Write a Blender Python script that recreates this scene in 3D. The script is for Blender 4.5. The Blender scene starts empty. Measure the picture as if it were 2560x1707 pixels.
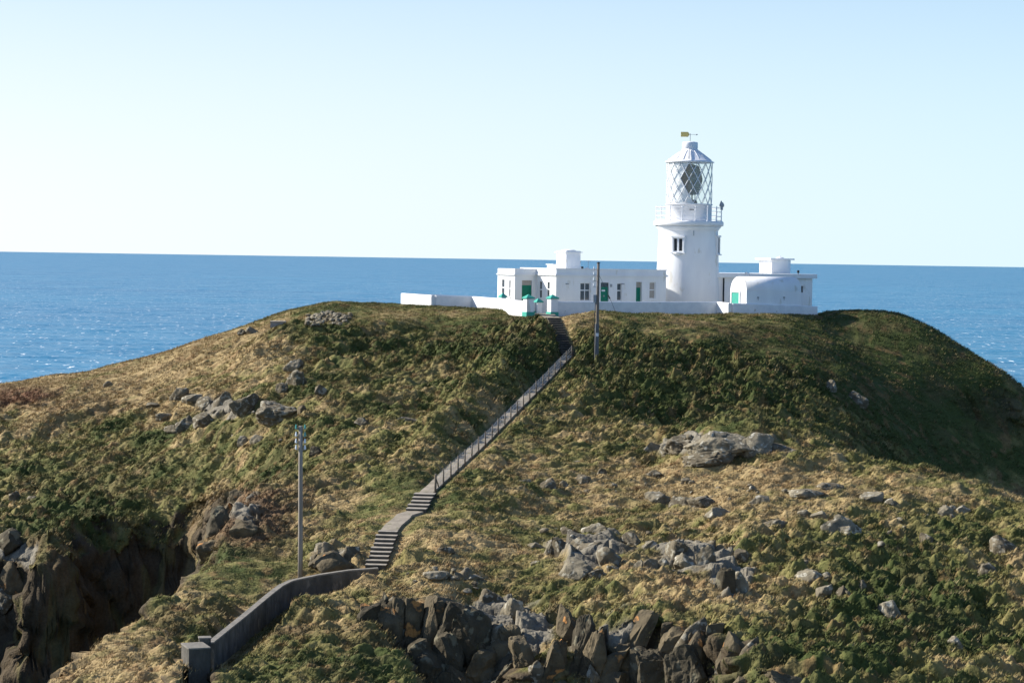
import bpy, bmesh, math, random
import numpy as np
from mathutils import Vector, Matrix, noise as mnoise

rad = math.radians
SC = bpy.context.scene
COL = SC.collection
random.seed(7)
RNG = np.random.default_rng(11)

# ------------------------------------------------------------------ camera, sky, sun, exposure
CAMH = 36.0                       # metres above the sea
FPX = 5500.0                      # focal length in pixels of a 2560 px wide frame
PITCH = math.atan(207.0 / FPX)
ROLL = math.atan(39.0 / 2560.0)
cam = bpy.data.cameras.new('camera')
camo = bpy.data.objects.new('camera', cam)
COL.objects.link(camo)
cam.sensor_width = 36.0
cam.lens = FPX / 2560.0 * 36.0
cam.clip_start = 1.0
cam.clip_end = 200000.0
RM = Matrix.Rotation(rad(90) - PITCH, 3, 'X') @ Matrix.Rotation(ROLL, 3, 'Z')
camo.matrix_world = Matrix.Translation((0, 0, CAMH)) @ RM.to_4x4()
SC.camera = camo

SUN_AZ = Vector((-0.965, 0.26))    # horizontal direction towards the sun
SUN_EL = rad(32)
W = bpy.data.worlds.new("World")
SC.world = W
W.use_nodes = True
nt = W.node_tree
bg = nt.nodes['Background']
sky = nt.nodes.new('ShaderNodeTexSky')
sky.sky_type = 'NISHITA'
sky.sun_disc = False
sky.sun_elevation = SUN_EL
sky.sun_rotation = math.atan2(SUN_AZ.x, SUN_AZ.y)
sky.altitude = 30
sky.air_density = 1.0
sky.dust_density = 0.35
sky.ozone_density = 4.0
# a thin pale marine veil over the clear sky, thickest near the horizon and towards the sun
tcw = nt.nodes.new('ShaderNodeTexCoord'); sep = nt.nodes.new('ShaderNodeSeparateXYZ'); nt.links.new(tcw.outputs['Generated'], sep.inputs[0])
veil = nt.nodes.new('ShaderNodeMapRange'); veil.interpolation_type = 'SMOOTHSTEP'
veil.inputs[1].default_value = -0.02; veil.inputs[2].default_value = 0.26; veil.inputs[3].default_value = 0.92; veil.inputs[4].default_value = 0.04
nt.links.new(sep.outputs['Z'], veil.inputs[0])
vc = nt.nodes.new('ShaderNodeMapRange'); vc.data_type = 'FLOAT_VECTOR'
vc.inputs[7].default_value = (-0.25, -0.25, -0.25); vc.inputs[8].default_value = (0.25, 0.25, 0.25)
vc.inputs[9].default_value = (6.1, 6.4, 6.5); vc.inputs[10].default_value = (4.7, 5.95, 6.55)
cx = nt.nodes.new('ShaderNodeCombineXYZ')
for k_ in range(3): nt.links.new(sep.outputs['X'], cx.inputs[k_])
nt.links.new(cx.outputs[0], vc.inputs[6])
mixw = nt.nodes.new('ShaderNodeMix'); mixw.data_type = 'RGBA'
tintw = nt.nodes.new('ShaderNodeVectorMath'); tintw.operation = 'MULTIPLY'; tintw.inputs[1].default_value = (0.78, 0.87, 1.0); nt.links.new(sky.outputs[0], tintw.inputs[0])
nt.links.new(veil.outputs[0], mixw.inputs[0]); nt.links.new(tintw.outputs[0], mixw.inputs[6]); nt.links.new(vc.outputs[1], mixw.inputs[7])
nt.links.new(mixw.outputs[2], bg.inputs[0])
bg.inputs[1].default_value = 0.09
sd = bpy.data.lights.new('sun', 'SUN')
sd.energy = 5.0
sd.angle = rad(0.53)
sd.color = (1.0, 0.94, 0.84)
so = bpy.data.objects.new('sun', sd)
COL.objects.link(so)
ce = math.cos(SUN_EL)
sv = Vector((SUN_AZ.x * ce, SUN_AZ.y * ce, math.sin(SUN_EL))).normalized()
so.rotation_euler = sv.to_track_quat('Z', 'Y').to_euler()
so.location = (-60, 200, 120)
SC.view_settings.view_transform = 'Standard'
SC.view_settings.look = 'None'
SC.view_settings.gamma = 1.0
SC.view_settings.use_curve_mapping = False
SC.view_settings.exposure = 0.88
SC.cycles.max_bounces = 6
SC.cycles.transparent_max_bounces = 16

# ------------------------------------------------------------------ projection helpers
RMn = np.array(RM)
S = 2560.0 / 2352.0               # the notes below are in 2352-px-wide coordinates

def ray(px, py):                  # px, py in 2560 px coordinates
    d = RMn @ np.array([(px - 1280) / FPX, -(py - 853.5) / FPX, -1.0])
    return d / d[1]               # one metre forward

def P(dx, dy, D):                 # 2352-coordinates + forward distance -> world
    d = ray(dx * S, dy * S)
    return np.array([d[0] * D, D, CAMH + d[2] * D])

def proj(X, Y, Z):                # world -> 2352-coordinates (arrays)
    v = np.stack([X, Y, Z - CAMH], -1) @ RMn
    w = -v[..., 2]
    return (1280 + FPX * v[..., 0] / w) / S, (853.5 - FPX * v[..., 1] / w) / S

# ------------------------------------------------------------------ numpy noise
def hash2(ix, iy, seed=0):
    h = (ix.astype(np.int64) * 374761393 + iy.astype(np.int64) * 668265263 + seed * 974634777) & 0xFFFFFFFF
    h = ((h ^ (h >> 13)) * 1274126177) & 0xFFFFFFFF
    return ((h ^ (h >> 16)) & 0xFFFFFF) / float(0x1000000)

def vnoise(x, y, seed=0):
    ix = np.floor(x); iy = np.floor(y)
    fx = x - ix; fy = y - iy
    fx = fx * fx * fx * (fx * (fx * 6 - 15) + 10); fy = fy * fy * fy * (fy * (fy * 6 - 15) + 10)
    a = hash2(ix, iy, seed); b = hash2(ix + 1, iy, seed)
    c = hash2(ix, iy + 1, seed); d = hash2(ix + 1, iy + 1, seed)
    return (a * (1 - fx) + b * fx) * (1 - fy) + (c * (1 - fx) + d * fx) * fy

def fbm(x, y, seed=0, octv=4):
    s = 0; a = 0.5; t = 0
    for k in range(octv):
        s = s + a * vnoise(x * 2 ** k + 17.3 * k, y * 2 ** k - 9.1 * k, seed + k)
        t += a; a *= 0.5
    return s / t

def worley(x, y, seed=0):
    """distance to nearest jittered point, second distance, id-hash of nearest"""
    ix = np.floor(x); iy = np.floor(y)
    f1 = np.full(x.shape, 9.0); f2 = np.full(x.shape, 9.0); hid = np.zeros(x.shape)
    for i in (-1, 0, 1):
        for j in (-1, 0, 1):
            cx = ix + i; cy = iy + j
            px = cx + 0.1 + 0.8 * hash2(cx, cy, seed + 1); py = cy + 0.1 + 0.8 * hash2(cx, cy, seed + 2)
            d = (px - x) ** 2 + (py - y) ** 2
            h = hash2(cx, cy, seed + 3)
            m = d < f1
            f2 = np.where(m, f1, np.minimum(f2, d))
            hid = np.where(m, h, hid)
            f1 = np.where(m, d, f1)
    return np.sqrt(f1), np.sqrt(f2), hid

# ------------------------------------------------------------------ materials
def mat(name, base=(0.5, 0.5, 0.5), rough=0.8, spec=0.3, metal=0.0):
    m = bpy.data.materials.new(name); m.use_nodes = True
    b = m.node_tree.nodes['Principled BSDF']
    b.inputs['Base Color'].default_value = (*base, 1)
    b.inputs['Roughness'].default_value = rough
    b.inputs['Metallic'].default_value = metal
    b.inputs['Specular IOR Level'].default_value = spec
    return m

def N(m, t, **kw):
    n = m.node_tree.nodes.new(t)
    for k, v in kw.items(): setattr(n, k, v)
    return n

def noisy(name, c1, c2, scale=2.0, rough=0.8, bump=0.3, bdist=0.03, bscale=None, spec=0.2, c3=None, s3=12.0, t3=0.62, stretch=(1, 1, 1), detail=6):
    """two colour noise, optional third blotchy colour (lichen, dirt), noise bump"""
    m = mat(name, c1, rough, spec); L = m.node_tree.links; b = m.node_tree.nodes['Principled BSDF']
    tc = N(m, 'ShaderNodeTexCoord'); mp = N(m, 'ShaderNodeMapping'); mp.inputs['Scale'].default_value = stretch
    geo = N(m, 'ShaderNodeNewGeometry')
    L.new(geo.outputs['Position'], mp.inputs[0])
    n = N(m, 'ShaderNodeTexNoise'); n.inputs['Scale'].default_value = scale; n.inputs['Detail'].default_value = detail
    L.new(mp.outputs[0], n.inputs['Vector'])
    r = N(m, 'ShaderNodeValToRGB'); r.color_ramp.elements[0].position = 0.36; r.color_ramp.elements[1].position = 0.64
    r.color_ramp.elements[0].color = (*c1, 1); r.color_ramp.elements[1].color = (*c2, 1)
    L.new(n.outputs['Fac'], r.inputs[0]); out = r.outputs[0]
    if c3:
        n3 = N(m, 'ShaderNodeTexNoise'); n3.inputs['Scale'].default_value = s3; n3.inputs['Detail'].default_value = 4
        L.new(mp.outputs[0], n3.inputs['Vector'])
        r3 = N(m, 'ShaderNodeValToRGB'); r3.color_ramp.elements[0].position = t3; r3.color_ramp.elements[1].position = t3 + 0.06
        L.new(n3.outputs['Fac'], r3.inputs[0])
        mx = N(m, 'ShaderNodeMix', data_type='RGBA'); mx.inputs[7].default_value = (*c3, 1)
        L.new(r3.outputs[0], mx.inputs[0]); L.new(out, mx.inputs[6]); out = mx.outputs[2]
    L.new(out, b.inputs['Base Color'])
    nb = N(m, 'ShaderNodeTexNoise'); nb.inputs['Scale'].default_value = bscale or scale * 4; nb.inputs['Detail'].default_value = 6
    L.new(mp.outputs[0], nb.inputs['Vector'])
    bp = N(m, 'ShaderNodeBump'); bp.inputs['Strength'].default_value = bump; bp.inputs['Distance'].default_value = bdist
    L.new(nb.outputs['Fac'], bp.inputs['Height']); L.new(bp.outputs[0], b.inputs['Normal'])
    return m

M = {}
M['white'] = noisy('white_render', (0.82, 0.82, 0.81), (0.74, 0.745, 0.75), 0.8, 0.75, 0.45, 0.03, 5.0, c3=(0.66, 0.64, 0.59), s3=1.5, t3=0.62, stretch=(1, 1, 0.35))
M['white_wall'] = noisy('whitewashed_stone', (0.78, 0.78, 0.78), (0.68, 0.69, 0.70), 1.3, 0.85, 0.6, 0.05, 3.5, c3=(0.50, 0.49, 0.44), s3=1.9, t3=0.68)
M['white_metal'] = noisy('white_painted_metal', (0.80, 0.80, 0.81), (0.74, 0.74, 0.75), 1.5, 0.45, 0.1, 0.01)
M['green'] = noisy('green_paint', (0.008, 0.20, 0.125), (0.006, 0.165, 0.10), 3, 0.5, 0.1, 0.01)
M['teal'] = noisy('turquoise_masonry_paint', (0.06, 0.36, 0.28), (0.05, 0.32, 0.25), 3, 0.6, 0.15, 0.01)
M['glass_dark'] = mat('window_glass', (0.05, 0.06, 0.07), 0.12, 0.6)
M['blind'] = noisy('pale_blind', (0.42, 0.38, 0.33), (0.36, 0.33, 0.30), 6, 0.7, 0.1, 0.01)
M['black'] = mat('black_paint', (0.015, 0.017, 0.02), 0.5)
M['grey_metal'] = noisy('galvanised_metal', (0.34, 0.36, 0.38), (0.26, 0.28, 0.30), 5, 0.5, 0.1, 0.01)
M['wood'] = noisy('weathered_pole_wood', (0.19, 0.165, 0.14), (0.12, 0.105, 0.09), 6, 0.85, 0.5, 0.02, 20, stretch=(1, 1, 0.12))
M['concrete_pole'] = noisy('pale_weathered_wood', (0.30, 0.265, 0.225), (0.21, 0.185, 0.155), 5, 0.85, 0.5, 0.02, 20, stretch=(1, 1, 0.1))
M['post'] = noisy('fence_post_wood', (0.16, 0.13, 0.10), (0.09, 0.075, 0.06), 6, 0.9, 0.3, 0.01)
M['wire'] = mat('fence_wire', (0.30, 0.31, 0.31), 0.5, 0.4, 0.4)
M['porcelain'] = mat('insulator_porcelain', (0.70, 0.72, 0.72), 0.15, 0.6)
M['green_glass'] = mat('insulator_green_glass', (0.05, 0.30, 0.24), 0.1, 0.7)
M['vane'] = mat('gold_vane', (0.80, 0.58, 0.18), 0.4, 0.5)
M['concrete'] = noisy('path_concrete', (0.29, 0.25, 0.195), (0.205, 0.178, 0.14), 1.6, 0.9, 0.4, 0.02, 8, c3=(0.16, 0.15, 0.09), s3=2.2, t3=0.60)
M['darkwall'] = noisy('weathered_concrete_wall', (0.12, 0.11, 0.092), (0.062, 0.059, 0.050), 1.6, 0.9, 1.0, 0.12, 4, c3=(0.17, 0.15, 0.12), stretch=(1, 1, 0.5), s3=1.5, t3=0.62)
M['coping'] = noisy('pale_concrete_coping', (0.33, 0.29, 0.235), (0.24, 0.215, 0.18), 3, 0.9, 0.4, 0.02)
M['rock'] = noisy('grey_lichened_rock', (0.150, 0.125, 0.083), (0.078, 0.064, 0.042), 1.3, 0.9, 1.0, 0.12, 2.6, c3=(0.24, 0.22, 0.17), s3=3.2, t3=0.55)
M['rock_pale'] = noisy('pale_lichened_rock', (0.225, 0.195, 0.137), (0.115, 0.099, 0.069), 1.6, 0.9, 1.0, 0.12, 3, c3=(0.34, 0.32, 0.26), s3=2.6, t3=0.58)
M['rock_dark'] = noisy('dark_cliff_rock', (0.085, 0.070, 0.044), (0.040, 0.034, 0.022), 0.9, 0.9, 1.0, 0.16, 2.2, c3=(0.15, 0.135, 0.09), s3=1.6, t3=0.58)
M['rock_ochre'] = noisy('orange_lichened_rock', (0.135, 0.106, 0.062), (0.062, 0.050, 0.031), 1.3, 0.9, 1.0, 0.12, 3, c3=(0.40, 0.19, 0.06), s3=1.3, t3=0.63)
M['wallcap'] = noisy('worn_wall_top', (0.22, 0.20, 0.17), (0.15, 0.14, 0.12), 3, 0.9, 0.5, 0.03)
M['guard'] = noisy('dull_steel_guard', (0.13, 0.14, 0.15), (0.10, 0.105, 0.11), 5, 0.6, 0.2, 0.01)
M['riser'] = noisy('step_shade_tone', (0.10, 0.09, 0.075), (0.06, 0.055, 0.045), 4, 0.9, 0.3, 0.02)  # concrete darkened in its colour to stand for shade on the steps
M['hut'] = noisy('grey_block_wall', (0.24, 0.25, 0.26), (0.18, 0.185, 0.19), 4, 0.85, 0.3, 0.02)

def lens_glass():
    m = bpy.data.materials.new('lantern_glass'); m.use_nodes = True; t = m.node_tree
    for n in list(t.nodes): t.nodes.remove(n)
    o = t.nodes.new('ShaderNodeOutputMaterial'); mx = t.nodes.new('ShaderNodeMixShader')
    tr = t.nodes.new('ShaderNodeBsdfTransparent'); gl = t.nodes.new('ShaderNodeBsdfGlossy'); gl.inputs['Roughness'].default_value = 0.05
    tr.inputs[0].default_value = (0.96, 0.985, 0.98, 1)
    mx.inputs[0].default_value = 0.10
    t.links.new(tr.outputs[0], mx.inputs[1]); t.links.new(gl.outputs[0], mx.inputs[2]); t.links.new(mx.outputs[0], o.inputs[0])
    return m
M['glass'] = lens_glass()
M['optic'] = noisy('lens_prisms', (0.10, 0.15, 0.13), (0.03, 0.055, 0.055), 3.0, 0.15, 0.5, 0.05, 6, spec=0.8)
M['optic_frame'] = mat('lens_frame', (0.03, 0.045, 0.05), 0.4, 0.4)

def veg_material(name, rough=0.85, transl=True, bump=True):
    m = mat(name, (0.2, 0.2, 0.1), rough, 0.12); L = m.node_tree.links; b = m.node_tree.nodes['Principled BSDF']
    at = N(m, 'ShaderNodeAttribute'); at.attribute_name = 'tint'
    geo = N(m, 'ShaderNodeNewGeometry')
    n = N(m, 'ShaderNodeTexNoise'); n.inputs['Scale'].default_value = 5.0; n.inputs['Detail'].default_value = 6; n.inputs['Roughness'].default_value = 0.7
    L.new(geo.outputs['Position'], n.inputs['Vector'])
    mr = N(m, 'ShaderNodeMapRange'); mr.inputs[1].default_value = 0.3; mr.inputs[2].default_value = 0.7; mr.inputs[3].default_value = 0.72; mr.inputs[4].default_value = 1.3
    L.new(n.outputs['Fac'], mr.inputs[0])
    mu = N(m, 'ShaderNodeVectorMath', operation='SCALE')
    L.new(at.outputs['Color'], mu.inputs[0]); L.new(mr.outputs[0], mu.inputs['Scale'])
    L.new(mu.outputs[0], b.inputs['Base Color'])
    if bump:
        nb = N(m, 'ShaderNodeTexNoise'); nb.inputs['Scale'].default_value = 7; nb.inputs['Detail'].default_value = 5
        L.new(geo.outputs['Position'], nb.inputs['Vector'])
        bp = N(m, 'ShaderNodeBump'); bp.inputs['Strength'].default_value = 0.8; bp.inputs['Distance'].default_value = 0.10
        L.new(nb.outputs['Fac'], bp.inputs['Height']); L.new(bp.outputs[0], b.inputs['Normal'])
    return m
M['turf'] = veg_material('turf_ground')
M['tuft'] = veg_material('grass_and_gorse', 0.8, bump=False)

def sea_material():
    m = mat('sea_water', (0.008, 0.055, 0.10), 0.16, 0.22); t = m.node_tree; L = t.links; b = t.nodes['Principled BSDF']
    b.inputs['IOR'].default_value = 1.33
    geo = N(m, 'ShaderNodeNewGeometry'); 
    mp = N(m, 'ShaderNodeMapping'); mp.inputs['Scale'].default_value = (0.55, 1.0, 1.0); mp.inputs['Rotation'].default_value = (0, 0, rad(12))
    L.new(geo.outputs['Position'], mp.inputs[0])
    w1 = N(m, 'ShaderNodeTexNoise'); w1.inputs['Scale'].default_value = 0.06; w1.inputs['Detail'].default_value = 8; w1.inputs['Roughness'].default_value = 0.62
    w2 = N(m, 'ShaderNodeTexNoise'); w2.inputs['Scale'].default_value = 0.6; w2.inputs['Detail'].default_value = 5
    L.new(mp.outputs[0], w1.inputs['Vector']); L.new(mp.outputs[0], w2.inputs['Vector'])
    def vec(noise_, k):
        a = N(m, 'ShaderNodeVectorMath', operation='SUBTRACT'); a.inputs[1].default_value = (0.5, 0.5, 0.5); L.new(noise_.outputs['Color'], a.inputs[0])
        c = N(m, 'ShaderNodeVectorMath', operation='MULTIPLY'); c.inputs[1].default_value = (k, k, 0.0); L.new(a.outputs[0], c.inputs[0]); return c.outputs[0]
    ad = N(m, 'ShaderNodeVectorMath', operation='ADD'); L.new(vec(w1, 0.7), ad.inputs[0]); L.new(vec(w2, 0.9), ad.inputs[1])
    ad2 = N(m, 'ShaderNodeVectorMath', operation='ADD'); L.new(ad.outputs[0], ad2.inputs[0]); ad2.inputs[1].default_value = (0, 0, 1)
    nm = N(m, 'ShaderNodeVectorMath', operation='NORMALIZE'); L.new(ad2.outputs[0], nm.inputs[0]); L.new(nm.outputs[0], b.inputs['Normal'])
    # colour of the water body: broad patches of bluer and greener water
    p = N(m, 'ShaderNodeTexNoise'); p.inputs['Scale'].default_value = 0.004; p.inputs['Detail'].default_value = 3
    L.new(mp.outputs[0], p.inputs['Vector'])
    cr = N(m, 'ShaderNodeValToRGB'); cr.color_ramp.elements[0].position = 0.35; cr.color_ramp.elements[1].position = 0.65
    cr.color_ramp.elements[0].color = (0.010, 0.122, 0.232, 1); cr.color_ramp.elements[1].color = (0.012, 0.148, 0.262, 1)
    L.new(p.outputs['Fac'], cr.inputs[0])
    # whitecaps
    mpf = N(m, 'ShaderNodeMapping'); mpf.inputs['Scale'].default_value = (0.20, 0.04, 1.0); mpf.inputs['Rotation'].default_value = (0, 0, rad(-6))
    L.new(geo.outputs['Position'], mpf.inputs[0])
    f = N(m, 'ShaderNodeTexNoise'); f.inputs['Scale'].default_value = 2.2; f.inputs['Detail'].default_value = 5; f.inputs['Roughness'].default_value = 0.62; f.inputs['Distortion'].default_value = 0.4
    L.new(mpf.outputs[0], f.inputs['Vector'])
    fr = N(m, 'ShaderNodeValToRGB'); fr.color_ramp.elements[0].position = 0.632; fr.color_ramp.elements[1].position = 0.655
    L.new(f.outputs['Fac'], fr.inputs[0])
    mx = N(m, 'ShaderNodeMix', data_type='RGBA'); mx.inputs[7].default_value = (0.75, 0.78, 0.80, 1)
    L.new(fr.outputs[0], mx.inputs[0]); L.new(cr.outputs[0], mx.inputs[6]); L.new(mx.outputs[2], b.inputs['Base Color'])
    mr = N(m, 'ShaderNodeMapRange'); mr.inputs[3].default_value = 0.3; mr.inputs[4].default_value = 0.9
    L.new(fr.outputs[0], mr.inputs[0]); L.new(mr.outputs[0], b.inputs['Roughness'])
    return m
M['sea'] = sea_material()

# ------------------------------------------------------------------ object helpers
def tag(o, label=None, cat=None, group=None, kind=None):
    if label: o['label'] = label
    if cat: o['category'] = cat
    if group: o['group'] = group
    if kind: o['kind'] = kind
    return o

def thing(name, label, cat, loc=(0, 0, 0), rotz=0.0, group=None):
    o = bpy.data.objects.new(name, None); COL.objects.link(o)
    o.empty_display_size = 0.3
    o.location = loc; o.rotation_euler = (0, 0, rotz)
    return tag(o, label, cat, group)

class MB:
    """collects shapes, links them as ONE mesh object"""
    def __init__(s): s.bm = bmesh.new()
    def box(s, x0, x1, y0, y1, z0, z1):
        v = [s.bm.verts.new(p) for p in ((x0, y0, z0), (x1, y0, z0), (x1, y1, z0), (x0, y1, z0), (x0, y0, z1), (x1, y0, z1), (x1, y1, z1), (x0, y1, z1))]
        for f in ((3, 2, 1, 0), (4, 5, 6, 7), (0, 1, 5, 4), (1, 2, 6, 5), (2, 3, 7, 6), (3, 0, 4, 7)): s.bm.faces.new([v[i] for i in f])
        return s
    def poly(s, pts):
        s.bm.faces.new([s.bm.verts.new(p) for p in pts]); return s
    def prism(s, pts, z0, z1):
        a = [s.bm.verts.new((*p, z0)) for p in pts]; b = [s.bm.verts.new((*p, z1)) for p in pts]; n = len(pts)
        s.bm.faces.new(a[::-1]); s.bm.faces.new(b)
        for i in range(n): s.bm.faces.new((a[i], a[(i + 1) % n], b[(i + 1) % n], b[i]))
        return s
    def lathe(s, prof, seg=48, cx=0, cy=0, a0=0, cap=True):
        rings = []
        for r, z in prof:
            rings.append([s.bm.verts.new((cx + r * math.cos(a0 + 2 * math.pi * k / seg), cy + r * math.sin(a0 + 2 * math.pi * k / seg), z)) for k in range(seg)])
        for i in range(len(rings) - 1):
            for k in range(seg):
                f = s.bm.faces.new((rings[i][k], rings[i][(k + 1) % seg], rings[i + 1][(k + 1) % seg], rings[i + 1][k]))
                f.smooth = seg > 12
        if cap:
            if prof[0][0] > 1e-4: s.bm.faces.new(rings[0][::-1])
            if prof[-1][0] > 1e-4: s.bm.faces.new(rings[-1])
        return s
    def tube(s, pts, r, seg=8, r1=None):
        pts = [Vector(p) for p in pts]; rings = []; n = len(pts)
        for i, p in enumerate(pts):
            t = (pts[min(i + 1, n - 1)] - pts[max(i - 1, 0)]).normalized()
            u = t.orthogonal().normalized() if i == 0 else (u - t * u.dot(t)).normalized()
            v = t.cross(u)
            rr = r if r1 is None else r + (r1 - r) * i / (n - 1)
            rings.append([s.bm.verts.new(p + rr * (u * math.cos(2 * math.pi * k / seg) + v * math.sin(2 * math.pi * k / seg))) for k in range(seg)])
        for i in range(n - 1):
            for k in range(seg):
                f = s.bm.faces.new((rings[i][k], rings[i][(k + 1) % seg], rings[i + 1][(k + 1) % seg], rings[i + 1][k])); f.smooth = True
        s.bm.faces.new(rings[0][::-1]); s.bm.faces.new(rings[-1])
        return s
    def build(s, name, m, parent=None, bevel=0.0, loc=None, rotz=0):
        me = bpy.data.meshes.new(name)
        bmesh.ops.recalc_face_normals(s.bm, faces=s.bm.faces[:])
        if bevel > 0:
            bmesh.ops.bevel(s.bm, geom=s.bm.edges[:], offset=bevel, segments=2, affect='EDGES', profile=0.6)
        s.bm.to_mesh(me); s.bm.free()
        me.materials.append(m)
        o = bpy.data.objects.new(name, me); COL.objects.link(o)
        if parent: o.parent = parent
        if loc is not None: o.location = loc; o.rotation_euler = (0, 0, rotz)
        return o

def mesh_np(name, co, faces, m, tint=None, smooth=True):
    me = bpy.data.meshes.new(name)
    k = faces.shape[1]; nf = len(faces)
    me.vertices.add(len(co)); me.vertices.foreach_set('co', np.ascontiguousarray(co, np.float32).ravel())
    me.loops.add(nf * k); me.loops.foreach_set('vertex_index', np.ascontiguousarray(faces, np.int32).ravel())
    me.polygons.add(nf); me.polygons.foreach_set('loop_start', np.arange(0, nf * k, k, dtype=np.int32))
    if smooth: me.polygons.foreach_set('use_smooth', np.ones(nf, bool))
    me.update(calc_edges=True)
    if tint is not None:
        a = me.attributes.new('tint', 'FLOAT_COLOR', 'POINT')
        c = np.ones((len(co), 4), np.float32); c[:, :3] = tint
        a.data.foreach_set('color', c.ravel())
    me.materials.append(m)
    o = bpy.data.objects.new(name, me); COL.objects.link(o)
    return o

# ------------------------------------------------------------------ terrain: control points (2352-coordinates, forward distance)
CP = [
 # plateau front edge
 (1000,705,207),(1150,715,204),(1300,725,200),(1400,723,202),(1500,722,205),(1650,725,208),(1760,727,209),(1870,730,212),(2000,716,216),(2060,719,217),
 (830,701,207),(740,698,208),(920,702,208),
 # left skyline
 (700,712,206),(620,742,203),(540,768,201),(440,800,200),(340,832,199),(240,862,198),(180,868,200),(90,872,201),(0,882,203),(-150,905,205),(-350,950,208),
 # right skyline
 (2100,733,215),(2150,770,213),(2220,822,211),(2290,865,209),(2352,905,209),(2500,1010,207),(2650,1120,205),
 # slope above and left of the path
 (1100,960,160),(1100,900,170),(1100,800,187),(1000,1050,150),(1000,950,164),(1000,870,177),(1000,800,190),(1000,730,201),
 (1200,860,178),(1200,790,189),(1200,740,199),
 (800,1200,134),(800,1100,144),(800,1000,157),(800,900,172),(800,800,187),(800,740,198),
 (690,1323,124),(690,1200,133),(650,1100,149),(650,1000,161),(600,900,172),(600,800,189),
 (430,1335,122),(250,1465,112),(130,1568,106),(300,1560,103),(500,1450,110),(600,1400,114),(520,1300,123),(-60,1700,99),(100,1700,98),
 (300,870,196),(300,950,184),(300,1050,174),(300,1150,163),(450,1145,161.5),(530,1125,158.5),(450,1000,174),(450,900,186),
 (200,1190,159.5),(100,1225,157),(0,1210,158.5),(0,950,190),(0,1050,178),(0,1130,170),(-200,1100,176),(-200,1230,157),(-350,1250,170),
 # along the path (path levels)
 (1290,840,183),(1250,885,176),(1210,925,169),(1160,975,161),(1110,1022,153),(1060,1068,147),(1005,1115,140),(970,1170,133.5),(930,1200,130),(880,1310,122),
 (1380,842,184),(1400,780,193),(1340,780,192),
 # right of the path
 (1500,800,194),(1500,900,179),(1500,980,163),(1500,1050,152),(1500,1150,140),(1500,1250,128),(1500,1350,118),(1500,1420,112),
 (1350,900,174),(1200,1000,160),(1350,1000,159),(1200,1100,147),(1200,1200,135),(1200,1300,124),(1200,1400,115),(1200,1470,111),(1350,1100,146),(1350,1300,123),
 (800,1347,120),(700,1387,119),(630,1404,117),(560,1455,111.3),(500,1535,105.3),(860,1322,121),
 (1000,1200,130),(1000,1300,122),(1000,1390,115),(800,1420,113),(700,1500,107),(600,1568,102),(850,1500,108),
 # near spur and the dark side of the main hill
 (1560,1000,155.5),(1650,982,155),(1740,985,154),(1800,1008,152),(1900,1050,149),(2000,1070,148),(2100,1093,146),(2200,1115,144),(2300,1145,142),(2352,1160,140),(2500,1215,138),(2650,1270,136),
 (1700,1050,148),(1650,900,182),(1650,800,197),
 (1800,800,201),(1800,900,187),(1800,970,177),(1800,1100,142),(1800,1200,131),(1800,1300,121),(1800,1400,113),(1800,1500,106),
 (2100,800,210),(2100,900,204),(2100,1000,199),(2100,1080,194),(2100,1200,134),(2100,1300,123),(2100,1400,114),(2100,1568,103),
 (1950,780,210),(1950,880,199),(1950,980,188),
 (2352,1000,206),(2352,1150,199),(2352,1250,130),(2352,1400,116),(2352,1568,104),(2600,1400,117),(2600,1568,105),(2600,1150,196),
]
pts = [P(*c) for c in CP]
def Wp(x, y, z): pts.append(np.array([x, y, CAMH + z]))
# plateau under the buildings, back slopes, gullies, foot of the near slopes
for x, y, z in ((0, 212, -5.2), (10, 213, -5.3), (20, 218, -5.3), (30, 222, -5.3), (0, 225, -5.3), (15, 230, -5.3), (28, 232, -5.5), (-8, 214, -4.9), (-12, 222, -5.2),
                (-5, 240, -6.5), (15, 246, -7), (32, 244, -8), (-22, 228, -8), (-35, 222, -14), (-48, 222, -20), (44, 226, -12), (55, 220, -22), (38, 224, -6.5),
                (-30, 262, -24), (0, 270, -24), (30, 268, -24), (55, 255, -30), (-60, 250, -34), (0, 300, -44), (60, 300, -46), (-60, 300, -46), (-110, 300, -46), (110, 300, -46),
                (80, 200, -34), (80, 160, -34), (80, 120, -28), (-80, 200, -30), (-90, 150, -34), (-90, 240, -40), (110, 230, -44), (-80, 100, -36),
                (28, 163, -17.5), (33, 164, -19.5), (38, 164, -22.5), (22, 164, -17.2), (16, 166, -15.6), (11, 168, -13.9), (45, 163, -25),
                (-20, 92, -22), (0, 96, -22), (20, 92, -22), (35, 92, -22), (-20, 78, -30), (0, 78, -32), (20, 78, -32), (40, 78, -32), (0, 60, -40), (30, 60, -40), (-30, 60, -40), (60, 60, -40), (-60, 60, -42)):
    Wp(x, y, z)
pts = np.array(pts)

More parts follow.
